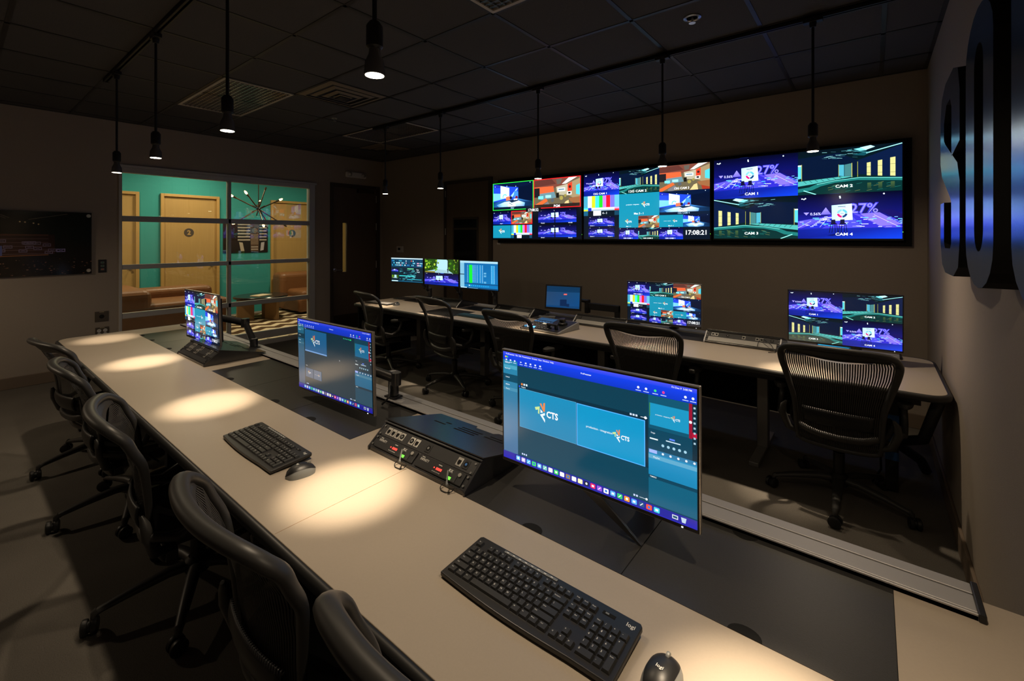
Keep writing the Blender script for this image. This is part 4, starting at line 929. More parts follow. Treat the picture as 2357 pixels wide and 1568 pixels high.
# ------------------------------------------------------------------ desks
ZD = 0.72
def rounded(x0, x1, y0, y1, r, corners=(1, 1, 1, 1), n=6):
    pts = []
    for i, (cx, cy, a0) in enumerate(((x0 + r, y0 + r, 180), (x1 - r, y0 + r, 270), (x1 - r, y1 - r, 0), (x0 + r, y1 - r, 90))):
        if corners[i]:
            for k in range(n + 1):
                a = R(a0 + 90 * k / n); pts.append((cx + r * math.cos(a), cy + r * math.sin(a)))
        else: pts.append(((x0, y0), (x1, y0), (x1, y1), (x0, y1))[i])
    return pts
def half_moon(b, x, y, r, sgn, z, n=12):
    pts = [(x + r * math.cos(PI * k / n), y + sgn * r * 0.8 * math.sin(PI * k / n)) for k in range(n + 1)]
    if sgn < 0: pts = pts[::-1]
    b.prism(pts, z, z + 0.0006, axis='z')
def panel(parent, x0, x1, y0, y1, notches=(), back=()):
    box('panel_recess', x0, x1, y0, y1, ZD - 0.008, ZD + 0.0004, M['blackmatte'], parent)
    p = box('access_panel', x0 + 0.0012, x1 - 0.0012, y0, y1, ZD - 0.006, ZD + 0.0012, M['tray'], parent)
    for x in notches:
        b = MB(); half_moon(b, x, y0, 0.032, 1, ZD + 0.0014); b.build('finger_notch', M['blackmatte'], p)
    for x in back:
        b = MB(); half_moon(b, x, y1, 0.032, -1, ZD + 0.0014); b.build('finger_notch', M['blackmatte'], p)
fd = thing('control_desk', 'long beige topped control desk in the foreground with black inset panels', 'desk')
out = rounded(-5.05, XR - 0.004, 0.556, 1.432, 0.10, (1, 0, 0, 0))
MB().prism(out, ZD - 0.03, ZD, axis='z').build('desktop', M['laminate'], fd, bevel=0.002)
ed = [(XR - 0.004, 0.549, ZD - 0.018)] + [(p[0], p[1], ZD - 0.018) for p in reversed(rounded(-5.057, XR, 0.549, 1.432, 0.105, (1, 0, 0, 0))[:7])] + [(-5.057, 1.43, ZD - 0.018)]
MB().tube(ed, [(0.013, 0.019)] * len(ed), 12).build('front_edge', M['edge'], fd, smooth=True)
MB().box(-1.2705, -1.2695, 0.56, 1.0, ZD + 0.0001, ZD + 0.0004).build('top_seam', M['tablewood'], fd)
ny = 1.008
panel(fd, -4.76, -4.26, ny, 1.34, (-4.70, -4.42)); panel(fd, -4.26, -3.76, ny, 1.34, (-3.99,))
panel(fd, -3.125, -2.625, ny, 1.355, (-2.86,)); panel(fd, -2.625, -2.125, ny, 1.355, (-2.30,), (-2.2,)); panel(fd, -2.125, -1.63, ny, 1.355, (-1.95,), (-1.80,))
panel(fd, -0.997, -0.47, ny, 1.355, (-0.735,), (-0.62,)); panel(fd, -0.47, 0.037, ny, 1.355, (-0.203,), (-0.27,))
b = MB(); b.box(-4.98, 0.174, 1.352, 1.424, ZD, 0.731).box(-4.98, 0.174, 1.352, 1.357, ZD, 0.7345).box(-4.98, 0.174, 1.362, 1.364, ZD, 0.7335).box(-4.98, 0.174, 1.428, 1.466, ZD, 0.7325).box(-4.98, 0.174, 1.43, 1.466, 0.60, ZD)
rail = b.build('slat_rail', M['alu'], fd, bevel=0.001, seg=1)
MB().box(-4.98, 0.174, 1.4243, 1.4277, ZD, 0.7285).build('groove', M['blackmatte'], rail)
MB().box(0.174, 0.186, 1.348, 1.468, ZD, 0.738).build('end_cap', M['black'], rail, bevel=0.002)
b = MB(); b.box(-4.95, XR - 0.03, 1.36, 1.385, 0.06, ZD - 0.03)
b.build('back_panel', M['blackmatte'], fd)
for x in (-4.9, -3.4, -1.55, 0.12):
    b = MB(); b.box(x - 0.03, x + 0.03, 0.85, 0.95, 0.02, ZD - 0.03).box(x - 0.03, x + 0.03, 0.66, 1.35, 0.0, 0.03).box(x - 0.025, x + 0.025, 0.66, 1.36, ZD - 0.07, ZD - 0.03)
    b.build('leg', M['steelblk'], fd, bevel=0.004)
b = MB(); b.box(-4.9, XR - 0.05, 0.62, 0.66, ZD - 0.075, ZD - 0.03); b.build('front_beam', M['steelblk'], fd)

bd = thing('control_desk', 'long beige topped control desk along the wall under the displays', 'desk')
BX1 = 0.303
MB().prism(rounded(-5.02, BX1, 3.145, 4.06, 0.09), ZD - 0.03, ZD, axis='z').build('desktop', M['laminate'], bd, bevel=0.002)
ed = [(p[0], p[1], ZD - 0.018) for p in rounded(-5.027, BX1 + 0.007, 3.138, 4.067, 0.095)]
MB().tube(ed, [(0.013, 0.019)] * len(ed), 12, closed=True).build('edge_band', M['edge'], bd, smooth=True)
for x0, x1 in ((-4.72, -4.22), (-3.70, -3.20), (-2.67, -2.20), (-1.67, -1.03), (-0.50, 0.0)): panel(bd, x0, x1, 3.66, 3.93, ((x0 + x1) / 2,))
box('keyboard_well', -3.84, -3.36, 3.20, 3.58, ZD - 0.006, ZD + 0.0012, M['blackmatte'], bd)
b = MB(); b.box(-4.9, 0.14, 3.94, 3.985, ZD, 0.731).box(-4.9, 0.14, 3.99, 4.03, ZD, 0.7345).box(-4.9, 0.14, 3.935, 3.94, ZD, 0.7345)
rail = b.build('slat_rail', M['alu'], bd, bevel=0.001, seg=1)
MB().box(0.14, 0.152, 3.93, 4.035, ZD, 0.738).build('end_cap', M['black'], rail, bevel=0.002)
box('back_panel', -4.9, 0.16, 3.90, 3.92, 0.22, ZD - 0.03, M['blackmatte'], bd)
for x in (-4.40, -3.33, -1.9, -0.62):
    b = MB(); b.box(x - 0.035, x + 0.035, 3.66, 3.74, 0.02, ZD - 0.03).box(x - 0.03, x + 0.03, 3.36, 3.98, 0.0, 0.03)
    b.build('leg', M['greyleg'], bd, bevel=0.005)
b = MB(); b.box(0.06, 0.12, 3.52, 3.62, 0.02, ZD - 0.03)
lg = b.build('leg', M['steelblk'], bd, bevel=0.004)
for z0, z1 in ((0.20, 0.25), (0.31, 0.36), (0.42, 0.47)): box('blue_band', 0.058, 0.122, 3.518, 3.53, z0, z1, M['bluetag'], lg)
b = MB(); b.tube([(0.27, 3.25, 0.66), (0.22, 3.4, 0.40), (0.10, 3.62, 0.28), (0.24, 3.9, 0.10), (0.27, 3.95, 0.02)], 0.028, 8)
b.build('end_brace', M['steelblk'], bd, smooth=True)
box('left_end_panel', -5.0, -4.97, 3.2, 4.0, 0.02, ZD - 0.03, M['blackmatte'], bd)
box('front_beam', -4.95, 0.2, 3.22, 3.25, ZD - 0.085, ZD - 0.03, M['steelblk'], bd)
tag(MB().tube([(-0.02, 3.5, 0.66), (0.02, 3.48, 0.52), (0.10, 3.45, 0.60), (0.18, 3.44, 0.655)], 0.006, 8).tube([(0.0, 3.52, 0.66), (0.03, 3.54, 0.40), (0.04, 3.55, 0.12), (0.0, 3.6, 0.01)], 0.006, 8).build('cable', M['black'], None, smooth=True), 'black cables hanging under the right end of the back desk', 'cable')

# ------------------------------------------------------------------ sloped connector turrets on the desks
RS = Vector((0, 0.085, 0.066)).normalized(); RN = Vector((0, -0.066, 0.085)).normalized()
def onface(u, s, d=0.0):  # x along, s up the slope (m), d out of the face
    p = Vector((0, 0.004, 0.014)) + RS * s + RN * d; return Vector((u, p.y, p.z))
def fbox(b, u0, u1, s0, s1, d0, d1, mi=0):
    vs = [onface(u, s_, d_) for d_ in (d0, d1) for u, s_ in ((u0, s0), (u1, s0), (u1, s1), (u0, s1))]
    return b.add(vs, [(3, 2, 1, 0), (4, 5, 6, 7), (0, 1, 5, 4), (1, 2, 6, 5), (2, 3, 7, 6), (3, 0, 4, 7)], mi)
def fdisc(b, u, s_, r, d0, d1, n=14, mi=0):
    o = len(b.v)
    for d in (d0, d1):
        for k in range(n):
            a = 2 * PI * k / n; b.v.append(tuple(onface(u + r * math.cos(a), s_ + r * math.sin(a), d)))
    b.f.append([o + n + k for k in range(n)]); b.m.append(mi)
    for k in range(n): b.f.append([o + k, o + (k + 1) % n, o + n + (k + 1) % n, o + n + k]); b.m.append(mi)
W_ = 0.513
def connector(t, u, s_, kind=0, dark=False):
    b = MB(); fbox(b, u - 0.0118, u + 0.0118, s_ - 0.0150, s_ + 0.0150, 0.0, 0.0025)
    c = b.build('connector', M['black'] if dark else M['silver'], t, bevel=0.0012)
    b = MB()
    if kind == 0: fbox(b, u - 0.0068, u + 0.0068, s_ - 0.006, s_ + 0.006, 0.0026, 0.0032); fbox(b, u - 0.004, u + 0.004, s_ - 0.010, s_ - 0.006, 0.0026, 0.0032)
    else: fdisc(b, u, s_, 0.0095, 0.0026, 0.0032)
    b.build('port', M['blackmatte'], c)
    if kind:
        b = MB(); fdisc(b, u, s_, 0.0045, 0.0033, 0.0040); b.build('socket_core', M['bluetag'] if kind == 2 else M['screw'], c)
def turret(label, x, y, kind, group):
    t = thing('connector_turret', label, 'desk turret', (x, y, ZD + 0.0014), 0, group)
    prof = [(0, 0), (0.345, 0), (0.345, 0.021), (0.098, 0.083), (0.085, 0.080), (0.0, 0.012)]
    b = MB()
    inner = [(0.004, 0), (0.342, 0), (0.342, 0.019), (0.098, 0.080), (0.088, 0.077), (0.004, 0.0125)]
    b.prism(inner, 0.008, W_ - 0.008, axis='x').prism(prof, 0, 0.008, axis='x').prism(prof, W_ - 0.008, W_, axis='x')
    b.build('housing', M['riser'], t, bevel=0.002)
    # top plate with chamfered back corners, slopes to the back
    n = Vector((0, 0.069, 0.277)).normalized(); p0_, p1_ = Vector((0, 0.084, 0.0865)), Vector((0, 0.378, 0.0155))
    def TP(u, k, d): q = p0_.lerp(p1_, k) + n * d; return (u, q.y, q.z)
    outl = [(-0.004, 0), (W_ + 0.004, 0), (W_ + 0.004, 0.93), (W_ - 0.02, 1.0), (0.335, 1.0), (0.325, 0.92), (0.228, 0.92), (0.218, 1.0), (0.0, 1.0), (-0.004, 0.97)]
    b = MB(); o_ = len(outl); b.v = [TP(u, k, 0) for u, k in outl] + [TP(u, k, 0.004) for u, k in outl]
    b.f = [list(range(o_))[::-1], list(range(o_, 2 * o_))] + [[i, (i + 1) % o_, o_ + (i + 1) % o_, o_ + i] for i in range(o_)]; b.m = [0] * len(b.f)
    tp = b.build('top_plate', M['riser'], t, bevel=0.0012)
    def slit(u0, u1, k0, k1): MB().add([TP(u0, k0, 0.0042), TP(u1, k0, 0.0042), TP(u1, k1, 0.0042), TP(u0, k1, 0.0042)], [(0, 1, 2, 3)]).build('cable_slit', M['blackmatte'], tp, recalc=False)
    for u0, u1, k in ((0.085, 0.150, 0.58), (0.125, 0.155, 0.68), (0.205, 0.315, 0.56), (0.205, 0.315, 0.64), (0.205, 0.315, 0.72), (0.35, 0.42, 0.74), (0.34, 0.47, 0.66)): slit(u0, u1, k, k + 0.04)
    b = MB(); fbox(b, -0.003, W_ + 0.003, 0.0985, 0.106, 0.002, 0.008); b.build('front_lip', M['riser'], t, bevel=0.002)
    b = MB(); fbox(b, 0.009, W_ - 0.009, 0.052, 0.097, -0.003, 0.0004); ip = b.build('connector_strip', M['steelblk'], t)
    for u in (0.0165, W_ - 0.0165):
        for s_ in (0.012, 0.041, 0.056, 0.087):
            sc = MB(); fdisc(sc, u, s_, 0.004, 0.0005, 0.0035, 10); sc.build('rack_screw', M['screw'], ip)
    if kind == 'receivers':
        for i in range(4): connector(t, 0.052 + 0.0265 * i, 0.074, 0 if i < 3 else 1)
        connector(t, 0.187, 0.074, 1); connector(t, 0.215, 0.074, 0); connector(t, 0.278, 0.074, 1, True); connector(t, 0.432, 0.074, 0); connector(t, 0.463, 0.074, 2, True)
        for j, u0 in enumerate((0.028, 0.264)):
            b = MB(); fbox(b, u0, u0 + 0.222, 0.006, 0.048, 0.0, 0.004); rc = b.build('radio_receiver', M['black'], t, bevel=0.0015)
            vs, fs, x0, x1 = text_mesh('INFINITY', 0.008); k = 0.0125
            MB().add([onface(u0 + 0.012 + (a - x0) * k * 0.85, 0.030 + c_ * k, 0.0045) for a, c_ in vs], fs).build('lettering', M['legend'], rc, recalc=False)
            b = MB(); fbox(b, u0 + 0.014, u0 + 0.028, 0.0415, 0.0435, 0.004, 0.0045); fbox(b, u0 + 0.100, u0 + 0.116, 0.038, 0.040, 0.004, 0.0045)
            for i in range(6): fdisc(b, u0 + 0.088 + i * 0.0065, 0.014, 0.0014, 0.004, 0.0046, 8)
            b.build('small_print', M['legend'], rc)
            b = MB(); fdisc(b, u0 + 0.088, 0.0255, 0.0022, 0.004, 0.0048, 8)
            for i in range(4): fbox(b, u0 + 0.098 + i * 0.0068, u0 + 0.1025 + i * 0.0068, 0.0215, 0.029, 0.004, 0.0046)
            b.build('red_display', M['ledred'], rc)
            b = MB(); fbox(b, u0 + 0.145, u0 + 0.195, 0.008, 0.044, 0.004, 0.0055); q = b.build('connector_block', M['steelblk'], rc)
            vs, fs, x0, x1 = text_mesh('RX', 0.015); MB().add([onface(u0 + 0.152 + (a - x0) * 0.014, 0.032 + c_ * 0.014, 0.006) for a, c_ in vs], fs).build('lettering', M['legend'], rc, recalc=False)
            b = MB(); fbox(b, u0 + 0.160, u0 + 0.175, 0.010, 0.019, 0.0055, 0.0062); b.build('green_indicator', M['ledgreen'], rc)
            b = MB(); fdisc(b, u0 + 0.202, 0.036, 0.0065, 0.004, 0.008, 12); b.build('knob', M['silver'], rc)
            b = MB(); p = onface(u0 + 0.160, 0.030, 0.006); q_ = onface(u0 + 0.185, -0.004, 0.022); q2 = onface(u0 + 0.196, -0.012, 0.026)
            b.tube([p, p + RN * 0.012, q_, q2], [0.0022, 0.0026, 0.0030, 0.0042], 8); b.build('gooseneck_stub', M['grey'], rc, smooth='auto')
            b = MB(); b.tube(crom([onface(u0 + 0.155, -0.004, 0.002), (u0 + 0.155, -0.012, 0.005), (u0 + 0.168, -0.020, 0.0018), (u0 + 0.19, -0.018, 0.0018), (u0 + 0.202, -0.008, 0.004), onface(u0 + 0.205, -0.004, 0.002)], 5), 0.0016, 6); b.build('lead', M['black'], rc, smooth=True)
    elif kind == 'patch':
        for r_ in range(2):
            for i in range(3): connector(t, 0.085 + 0.0255 * i, 0.083 - 0.031 * r_ if r_ else 0.083, 0) if r_ == 0 else connector(t, 0.085 + 0.0255 * i, 0.052, 0)
        for i in range(2): connector(t, 0.245 + 0.0255 * i, 0.083, 0); connector(t, 0.225 + 0.0255 * i, 0.052, 0); connector(t, 0.405 + 0.0255 * i, 0.083, 1)
        connector(t, 0.405, 0.052, 0)
        b = MB(); fbox(b, 0.03, W_ - 0.03, 0.006, 0.032, 0.0, 0.001); b.build('blank_strip', M['steelblk'], t)
    else:
        if kind == 'media': spec = [(0.055, 1, True), (0.45, 1, True)]
        elif kind == 'four': spec = [(0.055, 0, False), (0.081, 0, False), (0.16, 1, True), (0.27, 0, False), (0.36, 0, False), (0.387, 0, False), (0.455, 1, True)]
        elif kind == 'few': spec = [(0.06, 0, False), (0.085, 0, False), (0.15, 1, True), (0.22, 0, False)]
        else: spec = [(0.055, 0, False), (0.455, 1, True)]
        for u, k_, dk in spec: connector(t, u, 0.074, k_, dk)
        b = MB(); fbox(b, 0.026, W_ - 0.026, 0.006, 0.049, 0.0, 0.002); b.build('blank_panel', mat('grey_blank_panel', (0.33, 0.32, 0.30), 0.4, 0.3) if kind != 'few' else M['steelblk'], t, bevel=0.001)
        b = MB()
        for u in (0.0, W_ - 0.008): b.prism([(-0.001, 0), (0.006, 0), (0.006, 0.016), (0.092, 0.081), (0.085, 0.084), (-0.001, 0.013)], u - 0.0006, u + 0.0086, axis='x')
        b.build('side_trim', M['alu'], t)
        if kind == 'four':
            b = MB(); b.tube([onface(0.39, 0.07, 0.004), onface(0.41, 0.055, 0.03), onface(0.46, 0.012, 0.03), (0.49, -0.03, 0.004), (0.45, -0.06, 0.004)], 0.003, 6); b.build('patch_lead', M['black'], t, smooth=True)
            b = MB(); b.tube([onface(0.375, 0.066, 0.004), onface(0.372, 0.03, 0.015), onface(0.372, 0.0, 0.012)], 0.002, 6); b.build('patch_lead', M['black'], t, smooth=True)
TG = 'connector turrets on the desks'
turret('black turret with two radio receivers beside the large foreground monitor', -1.503, 1.004, 'receivers', TG)
turret('black turret with small silver connectors under the far small monitor on the front desk', -3.763, 1.004, 'patch', TG)
turret('black turret on the back desk under the left two of three joined monitors', -4.225, 3.645, 'few', TG)
turret('grey fronted turret on the back desk right of the three joined monitors', -3.19, 3.645, 'one', TG)
turret('grey fronted turret on the back desk right of the vision mixer', -2.19, 3.645, 'media', TG)
turret('grey fronted turret with white sockets on the back desk between two feed monitors', -1.02, 3.645, 'four', TG)

# ------------------------------------------------------------------ monitors and their arms
def monitor(label, pos, yaw, tilt, w, h, ui, roll=0.0, edge='bezelsil', bez=0.007, chin=0.012, led=True, rough=None, group=None, gain=1.0):
    t = thing('monitor', label, 'monitor', pos, 0, group); t.rotation_euler = (R(-tilt), R(roll), R(yaw))
    b = MB(); b.box(-w / 2, w / 2, 0.0, 0.014, -h / 2, h / 2); b.build('frame', M[edge], t, bevel=0.0025)
    b = MB(); b.box(-w / 2 + 0.03, w / 2 - 0.03, 0.014, 0.034, -h / 2 + 0.03, h / 2 - 0.03).box(-0.06, 0.06, 0.034, 0.042, -0.06, 0.06); b.build('back_shell', M['black'], t, bevel=0.008)
    f = MB(); f.box(-w / 2 + 0.0025, w / 2 - 0.0025, -0.0008, 0.0, -h / 2 + 0.0025, h / 2 - 0.0025); f.build('bezel', M['black'], t)
    sw_, sh = w - 2 * bez, h - bez - chin
    cv = Cv(sw_, sh); cv.gain = gain; ui(cv); o = cv.build('screen', M['screen'], t); o.location = (0, -0.0012, (chin - bez) / 2)
    if led: MB().box(w / 2 - 0.045, w / 2 - 0.041, -0.002, -0.0009, -h / 2 + 0.004, -h / 2 + 0.0065).build('power_light', M['ledwhite'], t)
    return t
mon_big = monitor('large foreground monitor showing a presentation program beside the near keyboard', (-0.628, 1.124, 0.990), 0.5, -0.8, 0.612, 0.358, lambda c: desktop_ui(c), gain=1.12)
mon_mid = monitor('middle monitor of the front desk showing a presentation program and one logo slide', (-1.950, 1.117, 0.949), 1.7, -1.6, 0.612, 0.360, lambda c: desktop_ui(c, True), gain=0.85)
mon_small = monitor('far small monitor on the front desk showing camera feeds, before the lounge window', (-3.749, 1.146, 0.960), 1.9, -2.0, 0.612, 0.360, multiview, gain=1.5)
TM = 'three joined monitors on the back desk'
mon_a = monitor('leftmost of three joined monitors, dark teal control windows', (-4.595, 3.638, 1.116), 8.9, -0.9, 0.54, 0.32, vmix_ui, edge='black', led=False, group=TM, gain=1.35)
mon_b = monitor('centre of three joined monitors, forest picture above blue stage', (-3.946, 3.623, 1.120), 4.9, 0.6, 0.54, 0.32, forest_ui, edge='black', led=False, group=TM, gain=1.35)
mon_c = monitor('rightmost of three joined monitors, light blue list with a green column', (-3.337, 3.606, 1.118), 3.4, -0.7, 0.54, 0.32, sheet_ui, edge='black', led=False, group=TM, gain=1.35)
mon_t = monitor('small dim blue touch monitor with a red mark, centre of the back desk', (-2.40, 3.82, 0.935), 11.4, 6.7, 0.38, 0.245, touch_ui, edge='black', bez=0.016, chin=0.020, led=False)
mon_d = monitor('back desk monitor showing a grid of camera feeds with a clock', (-1.368, 3.733, 0.975), 5.2, 0.4, 0.612, 0.36, multiview, chin=0.018, gain=1.5)
mon_e = monitor('back desk monitor at the right end showing four camera pictures', (-0.155, 3.66, 0.991), 4.4, -3.0, 0.612, 0.36, quadview, edge='black', chin=0.012, gain=1.5)
bpy.context.view_layer.update()
def hang(o, m):
    """make o a part of monitor m while it stays where it was built"""
    o.parent = m; o.matrix_parent_inverse = m.matrix_world.inverted(); return o
def arm(mon, base, top, elbow, w=0.026, clampz=0.7346):
    """support arm: clamped post, lower link, elbow, upper link and mounting plate"""
    O = Vector((base[0], base[1], clampz))
    def L(p): return Vector(p) - O
    mount = mon.matrix_world @ Vector((0, 0.042, 0)); d = (mon.matrix_world.to_3x3() @ Vector((0, 1, 0)))
    p0_ = L((base[0], base[1], top - 0.03)); p1_ = L(elbow); p2 = L(mount + d * 0.012)
    a = MB().tube([p0_, p1_], [(w * 0.7, w), (w * 0.6, w * 0.9)], 10).build('support_arm', M['riser'], None, smooth='auto')
    a.location = O; hang(a, mon)
    MB().box(-0.035, 0.035, -0.03, 0.03, 0, 0.008).build('clamp', M['black'], a, bevel=0.002)
    MB().tube([(0, 0, 0.008), L((base[0], base[1], top))], 0.026, 18).build('post', M['riser'], a, smooth='auto', bevel=0.002)
    MB().lathe([(0, 0.001), (0.014, 0.001), (0.016, 0.0), (0.016, 0.0005)], *L((base[0], base[1], top)), seg=18).build('post_cap', M['alu'], a)
    MB().tube([p1_ + Vector((0, 0, -0.03)), p1_ + Vector((0, 0, 0.03))], w * 0.95, 16).build('elbow', M['riser'], a, smooth='auto')
    MB().tube([p1_, p2], [(w * 0.6, w * 0.9), (w * 0.5, w * 0.8)], 10).build('upper_link', M['riser'], a, smooth='auto')
    MB().box(-0.05, 0.05, 0, 0.012, -0.05, 0.05).xf(Matrix.Translation(-O) @ mon.matrix_world @ Matrix.Translation((0, 0.0425, 0))).build('mount_plate', M['black'], a, bevel=0.002)
    return a
am = arm(mon_mid, (-1.863, 1.392), 0.862, (-1.80, 1.36, 0.845))
b = MB(); b.tube([(0.02, -0.03, 0.09), (0.035, -0.05, 0.02), (0.03, -0.09, -0.006)], 0.005, 8); b.build('cable', M['black'], am, smooth=True)
arm(mon_small, (-3.487, 1.392), 0.80, (-3.62, 1.385, 0.90), 0.030)
bs_ = arm(mon_big, (-0.56, 1.392), 0.84, (-0.60, 1.33, 0.88))
MB().prism([(-0.115, 0.09), (-0.06, 0.10), (0.09, -0.012), (0.082, -0.013)], -0.262, -0.254, axis='y').build('slanted_strut', M['riser'], bs_)
arm(mon_a, (-4.632, 4.052), 0.85, (-4.66, 4.01, 0.87), 0.034); arm(mon_b, (-4.055, 4.052), 0.85, (-4.04, 4.01, 0.87), 0.034); arm(mon_c, (-3.475, 4.052), 0.85, (-3.45, 4.01, 0.87), 0.034)
arm(mon_d, (-1.36, 3.985), 0.84, (-1.36, 3.95, 0.88)); arm(mon_e, (-0.15, 3.985), 0.84, (-0.15, 3.95, 0.88))
ta = MB().box(-0.32, 0.022, -0.022, 0.022, 0.070, 0.135).build('support_arm', M['black'], None, bevel=0.004); ta.location = (-1.93, 4.055, 0.7346); hang(ta, mon_t)
MB().box(-0.03, 0.03, -0.03, 0.03, 0, 0.006).box(-0.022, 0.022, -0.02, 0.02, 0.006, 0.13).build('post', M['black'], ta, bevel=0.003)
MB().box(-0.345, -0.305, -0.03, 0.03, 0.03, 0.165).build('elbow', M['black'], ta, bevel=0.006)
MB().tube([(-0.33, -0.01, 0.15), (-0.455, -0.18, 0.19)], 0.018, 10).build('upper_link', M['black'], ta, smooth='auto')

# ------------------------------------------------------------------ wall displays
mp = box('mount_panel', -4.08, 0.245, YB - 0.045, YB, 1.455, 2.325, M['blackmatte'])
tag(mp, 'black mounting panel on the back wall behind the three wall displays', 'panel')
def wall_display(label, x0, x1, z0, z1, ui):
    t = thing('wall_display', label, 'display', ((x0 + x1) / 2, 4.752, (z0 + z1) / 2), 0, 'wall displays above the back desk'); w, h = x1 - x0, z1 - z0; e = 0.010
    MB().box(-w / 2 - e, w / 2 + e, 0.0, 0.05, -h / 2 - e - 0.006, h / 2 + e).build('housing', M['black'], t, bevel=0.003)
    cv = Cv(w, h); cv.gain = 1.7; ui(cv); o = cv.build('screen', M['screen'], t); o.location = (0, -0.0008, 0)
    MB().box(w / 2 + 0.002, w / 2 + 0.006, -0.001, 0.0, -h / 2 + 0.05, -h / 2 + 0.056).build('power_light', M['ledgreen'], t)
wall_display('leftmost wall display with green and red framed pictures', -4.125, -2.722, 1.511, 2.272, programview)
wall_display('middle wall display with a grid of feeds and clock', -2.690, -1.268, 1.511, 2.280, multiview)
wall_display('rightmost wall display showing four large camera pictures', -1.228, 0.184, 1.518, 2.288, quadview)
tag(box('wall_bracket', -4.12, -4.06, YB - 0.02, YB, 1.43, 1.458, M['white']), 'small white wall bracket below the leftmost wall display corner', 'bracket')

# ------------------------------------------------------------------ big letters on the right wall
FX, SX = 0.25, XR   # face plane and wall plane
def letter(name, label, loops, y0, y1, z0, z1, S):
    # loops: (outer, holes) in 0..1 (u left to right seen from the room, v up); built as one face ring mesh
    t = thing(name, label, 'letter', (XR, (y0 + y1) / 2, z0)); cy = (y0 + y1) / 2
    def P(u, v, x): return (x - XR, (y0 + (y1 - y0) * u) - cy, (z1 - z0) * v)
    from mathutils.geometry import tessellate_polygon
    flat = [P(u, v, FX) for lp in loops for u, v in lp]
    tri = tessellate_polygon([[Vector((u, v, 0)) for u, v in lp] for lp in loops])
    me = bpy.data.meshes.new('face'); me.from_pydata(flat, [], [list(q) for q in tri])
    bm = bmesh.new(); bm.from_mesh(me); bm.faces.ensure_lookup_table()
    bmesh.ops.reverse_faces(bm, faces=[f for f in bm.faces if f.normal.x > 0]); bm.to_mesh(me); bm.free()
    me.materials.append(M['screentint']); o = bpy.data.objects.new('face', me); COL.objects.link(o); o.parent = t
    b = MB()
    for lp in loops:
        n = len(lp); k = len(b.v)
        b.v += [P(u, v, FX + 0.0005) for u, v in lp] + [P(u, v, SX) for u, v in lp]
        for i in range(n): b.f.append([k + i, k + (i + 1) % n, k + n + (i + 1) % n, k + n + i]); b.m.append(0)
    b.build('return', M['blackmatte'], t, recalc=False)
Sout = [(0.0, 0.16), (0.10, 0.04), (0.30, 0.0), (0.72, 0.0), (0.93, 0.05), (1.0, 0.17), (1.0, 0.44), (0.90, 0.53), (0.30, 0.68), (0.22, 0.71), (0.22, 0.80), (0.36, 0.88), (0.56, 0.88), (0.63, 0.83), (0.63, 0.585), (1.0, 0.62), (1.0, 0.85), (0.92, 0.96), (0.72, 1.0), (0.30, 1.0), (0.08, 0.95), (0.0, 0.84), (0.0, 0.60), (0.10, 0.52), (0.55, 0.39), (0.62, 0.36), (0.62, 0.16), (0.56, 0.13), (0.28, 0.13), (0.22, 0.16), (0.22, 0.375), (0.0, 0.375)]
letter('sign_letter', 'blue lit metal letter S, farthest on the right wall', [Sout], 2.93, 2.33, 1.372, 2.20, 0)
def oval(x0, x1, y0, y1, r, ry): 
    pts = []
    for cx, cy, a0 in ((x0 + r, y0 + ry, 180), (x1 - r, y0 + ry, 270), (x1 - r, y1 - ry, 0), (x0 + r, y1 - ry, 90)):
        for k in range(6): a = R(a0 + 18 * k); pts.append((cx + r * math.cos(a), cy + ry * math.sin(a)))
    return pts
letter('sign_letter', 'blue lit metal letter O in the middle of the right wall sign', [oval(0, 1, 0, 1, 0.5, 0.16), oval(0.36, 0.69, 0.13, 0.87, 0.165, 0.08)], 2.19, 1.735, 1.372, 2.225, 0)
Uo = [(0, 1), (0, 0.16)] + [(0.5 + 0.5 * math.cos(R(a)), 0.16 + 0.16 * math.sin(R(a))) for a in range(198, 360, 18)] + [(1, 0.16), (1, 1), (0.64, 1), (0.64, 0.2), (0.58, 0.14), (0.5, 0.13), (0.42, 0.14), (0.36, 0.2), (0.36, 1)]
letter('sign_letter', 'blue lit metal letter U, nearest on the right wall', [Uo], 1.535, 1.08, 1.372, 2.20, 0)
# ------------------------------------------------------------------ keyboards and mice
U = 0.01875
ROWS = []
def kr(y, items):
    x = 0.0
    for it in items:
        if isinstance(it, (int, float)): x += it; continue
        lab, w, part = it[0], it[1], it[2]; h = it[3] if len(it) > 3 else 1.0
        ROWS.append((x, y, w, h, lab, part)); x += w
K = lambda s, p='key': [(c, 1, p) for c in s]
fk = lambda a, b_: [('F%d' % i, 1, 'function_key') for i in range(a, b_ + 1)]
kr(5.45, [('Esc', 1, 'function_key'), 1.0] + fk(1, 4) + [0.5] + fk(5, 8) + [0.5] + fk(9, 12) + [0.25, ('PrtSc', 1, 'function_key'), ('Scroll', 1, 'function_key'), ('Pause', 1, 'function_key')])
kr(4.2, K('`1234567890-=') + [('Backspace', 2, 'key'), 0.25, ('Ins', 1, 'navigation_key'), ('Home', 1, 'navigation_key'), ('PgUp', 1, 'navigation_key'), 0.25, ('Num', 1, 'numpad_key'), ('/', 1, 'numpad_key'), ('*', 1, 'numpad_key'), ('-', 1, 'numpad_key')])
kr(3.2, [('Tab', 1.5, 'key')] + K('QWERTYUIOP[]') + [('\\', 1.5, 'key'), 0.25, ('Del', 1, 'navigation_key'), ('End', 1, 'navigation_key'), ('PgDn', 1, 'navigation_key'), 0.25] + K('789', 'numpad_key'))
kr(2.2, [('Caps', 1.75, 'key')] + K("ASDFGHJKL;'") + [('Enter', 2.25, 'key'), 3.5] + K('456', 'numpad_key'))
